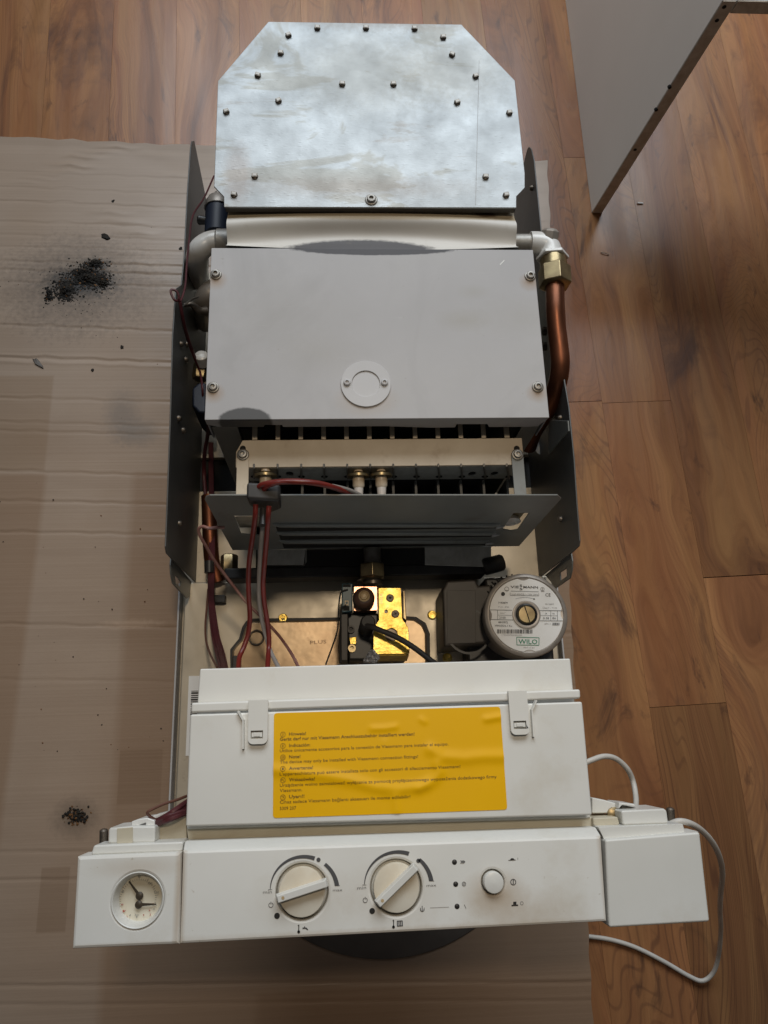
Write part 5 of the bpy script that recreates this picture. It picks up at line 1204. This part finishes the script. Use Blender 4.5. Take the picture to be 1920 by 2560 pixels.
for x, y, m_ in ((432, 287, 'brass'),):
    b = MB(); b.lathe([(.0055, 0), (.0055, .002), (.003, .003), (0, .003)], at(*D5(x, y), ZP - .03), n=14); b.build('screw', M[m_], h1)
b = MB(); b.lathe([(.0032, -.010), (.0032, .006), (.002, .007)], at(*D5(968, 310), ZP - .03), (0, 1, .2), 10); b.build('hinge_pin', M['dark_steel'], h1)
h2 = slab('hinge_arm', [D2(*p) for p in ((180, 672), (210, 650), (540, 622), (880, 622), (872, 870), (175, 885))], ZP - .05, ZP - .012, wp, boiler, .0016)
slab('arm_groove', [D2(*p) for p in ((310, 660), (545, 640), (545, 872), (310, 880))], ZP - .0118, ZP - .0112, M['cream_plastic'], h2, .0003)
slab('wing_plate', [D2(*p) for p in ((900, 640), (1335, 450), (1345, 850), (900, 860))], ZP - .05, ZP - .028, M['cream_plastic'], h2, .001)
slab('hinge_cover', [D2(*p) for p in ((515, 560), (620, 520), (760, 500), (870, 540), (870, 640), (530, 640))], ZP - .05, ZP - .020, M['alu_cast'], h2, .001)
slab('slot', [D2(*p) for p in ((570, 628), (740, 570), (740, 628))], ZP - .0198, ZP - .0194, M['dark_grey'], h2, .0001)
slab('cable_guide', [D2(*p) for p in ((835, 470), (1050, 410), (1080, 430), (1050, 500), (850, 510))], ZP - .05, ZP - .03, M['alu_cast'], h2, .001)
b = MB(); b.lathe([(.0032, -.010), (.0032, .006), (.002, .007)], at(*D2(115, 810), ZP - .03), (0, 1, .2), 10); b.build('hinge_pin', M['dark_steel'], h2)
for k_, pts in enumerate((((870, 600, .322), (1000, 530, .326), (1150, 420, .328), (1340, 330, .322), (1450, 280, .31)), ((890, 580, .326), (1020, 500, .331), (1150, 450, .331), (1340, 400, .325), (1450, 360, .315)), ((880, 560, .322), (1060, 460, .33), (1180, 380, .33), (1340, 270, .322), (1450, 230, .31)),
                          ((880, 530, .324), (800, 480, .328), (760, 430, .33), (820, 380, .33), (1020, 290, .326), (1200, 235, .322), (1340, 180, .315), (1450, 150, .30)), ((880, 600, .325), (1100, 520, .332), (1340, 420, .325), (1450, 380, .315)))):
    wire('harness_wire', [(*D2(x, y), z) for x, y, z in pts], .0021 if k_ != 3 else .0011, 'dark_red_wire' if k_ != 3 else 'brown_wire', 8)

# ---- white mains cable, loose on the floor at the right
def place(pts): return [at(px, py, z) for px, py, z in pts]
b = MB(); b.tube(place([(1462, 1908, .25), (1480, 1900, .25), (1510, 1891, .245), (1540, 1897, .24), (1568, 1922, .235), (1583, 1955, .23), (1590, 1995, .24), (1592, 2040, .27), (1620, 2068, .30), (1660, 2066, .318), (1700, 2053, .325), (1740, 2066, .32), (1775, 2098, .30), (1798, 2140, .27), (1806, 2185, .23), (1802, 2230, .18), (1800, 2275, .12), (1802, 2325, .06), (1797, 2385, .025), (1784, 2430, .010), (1757, 2452, .006), (1722, 2440, .004), (1660, 2404, .0035), (1590, 2369, .0035), (1530, 2350, .0028), (1478, 2342, .0024), (1440, 2340, .0020)]), .0024, 12, k=7)
cab_o = b.build('mains_cable', M['white_cable'])
tag(cab_o, 'white mains cable curling from the right end of the control panel onto the floor', 'cable')
tag(boiler)
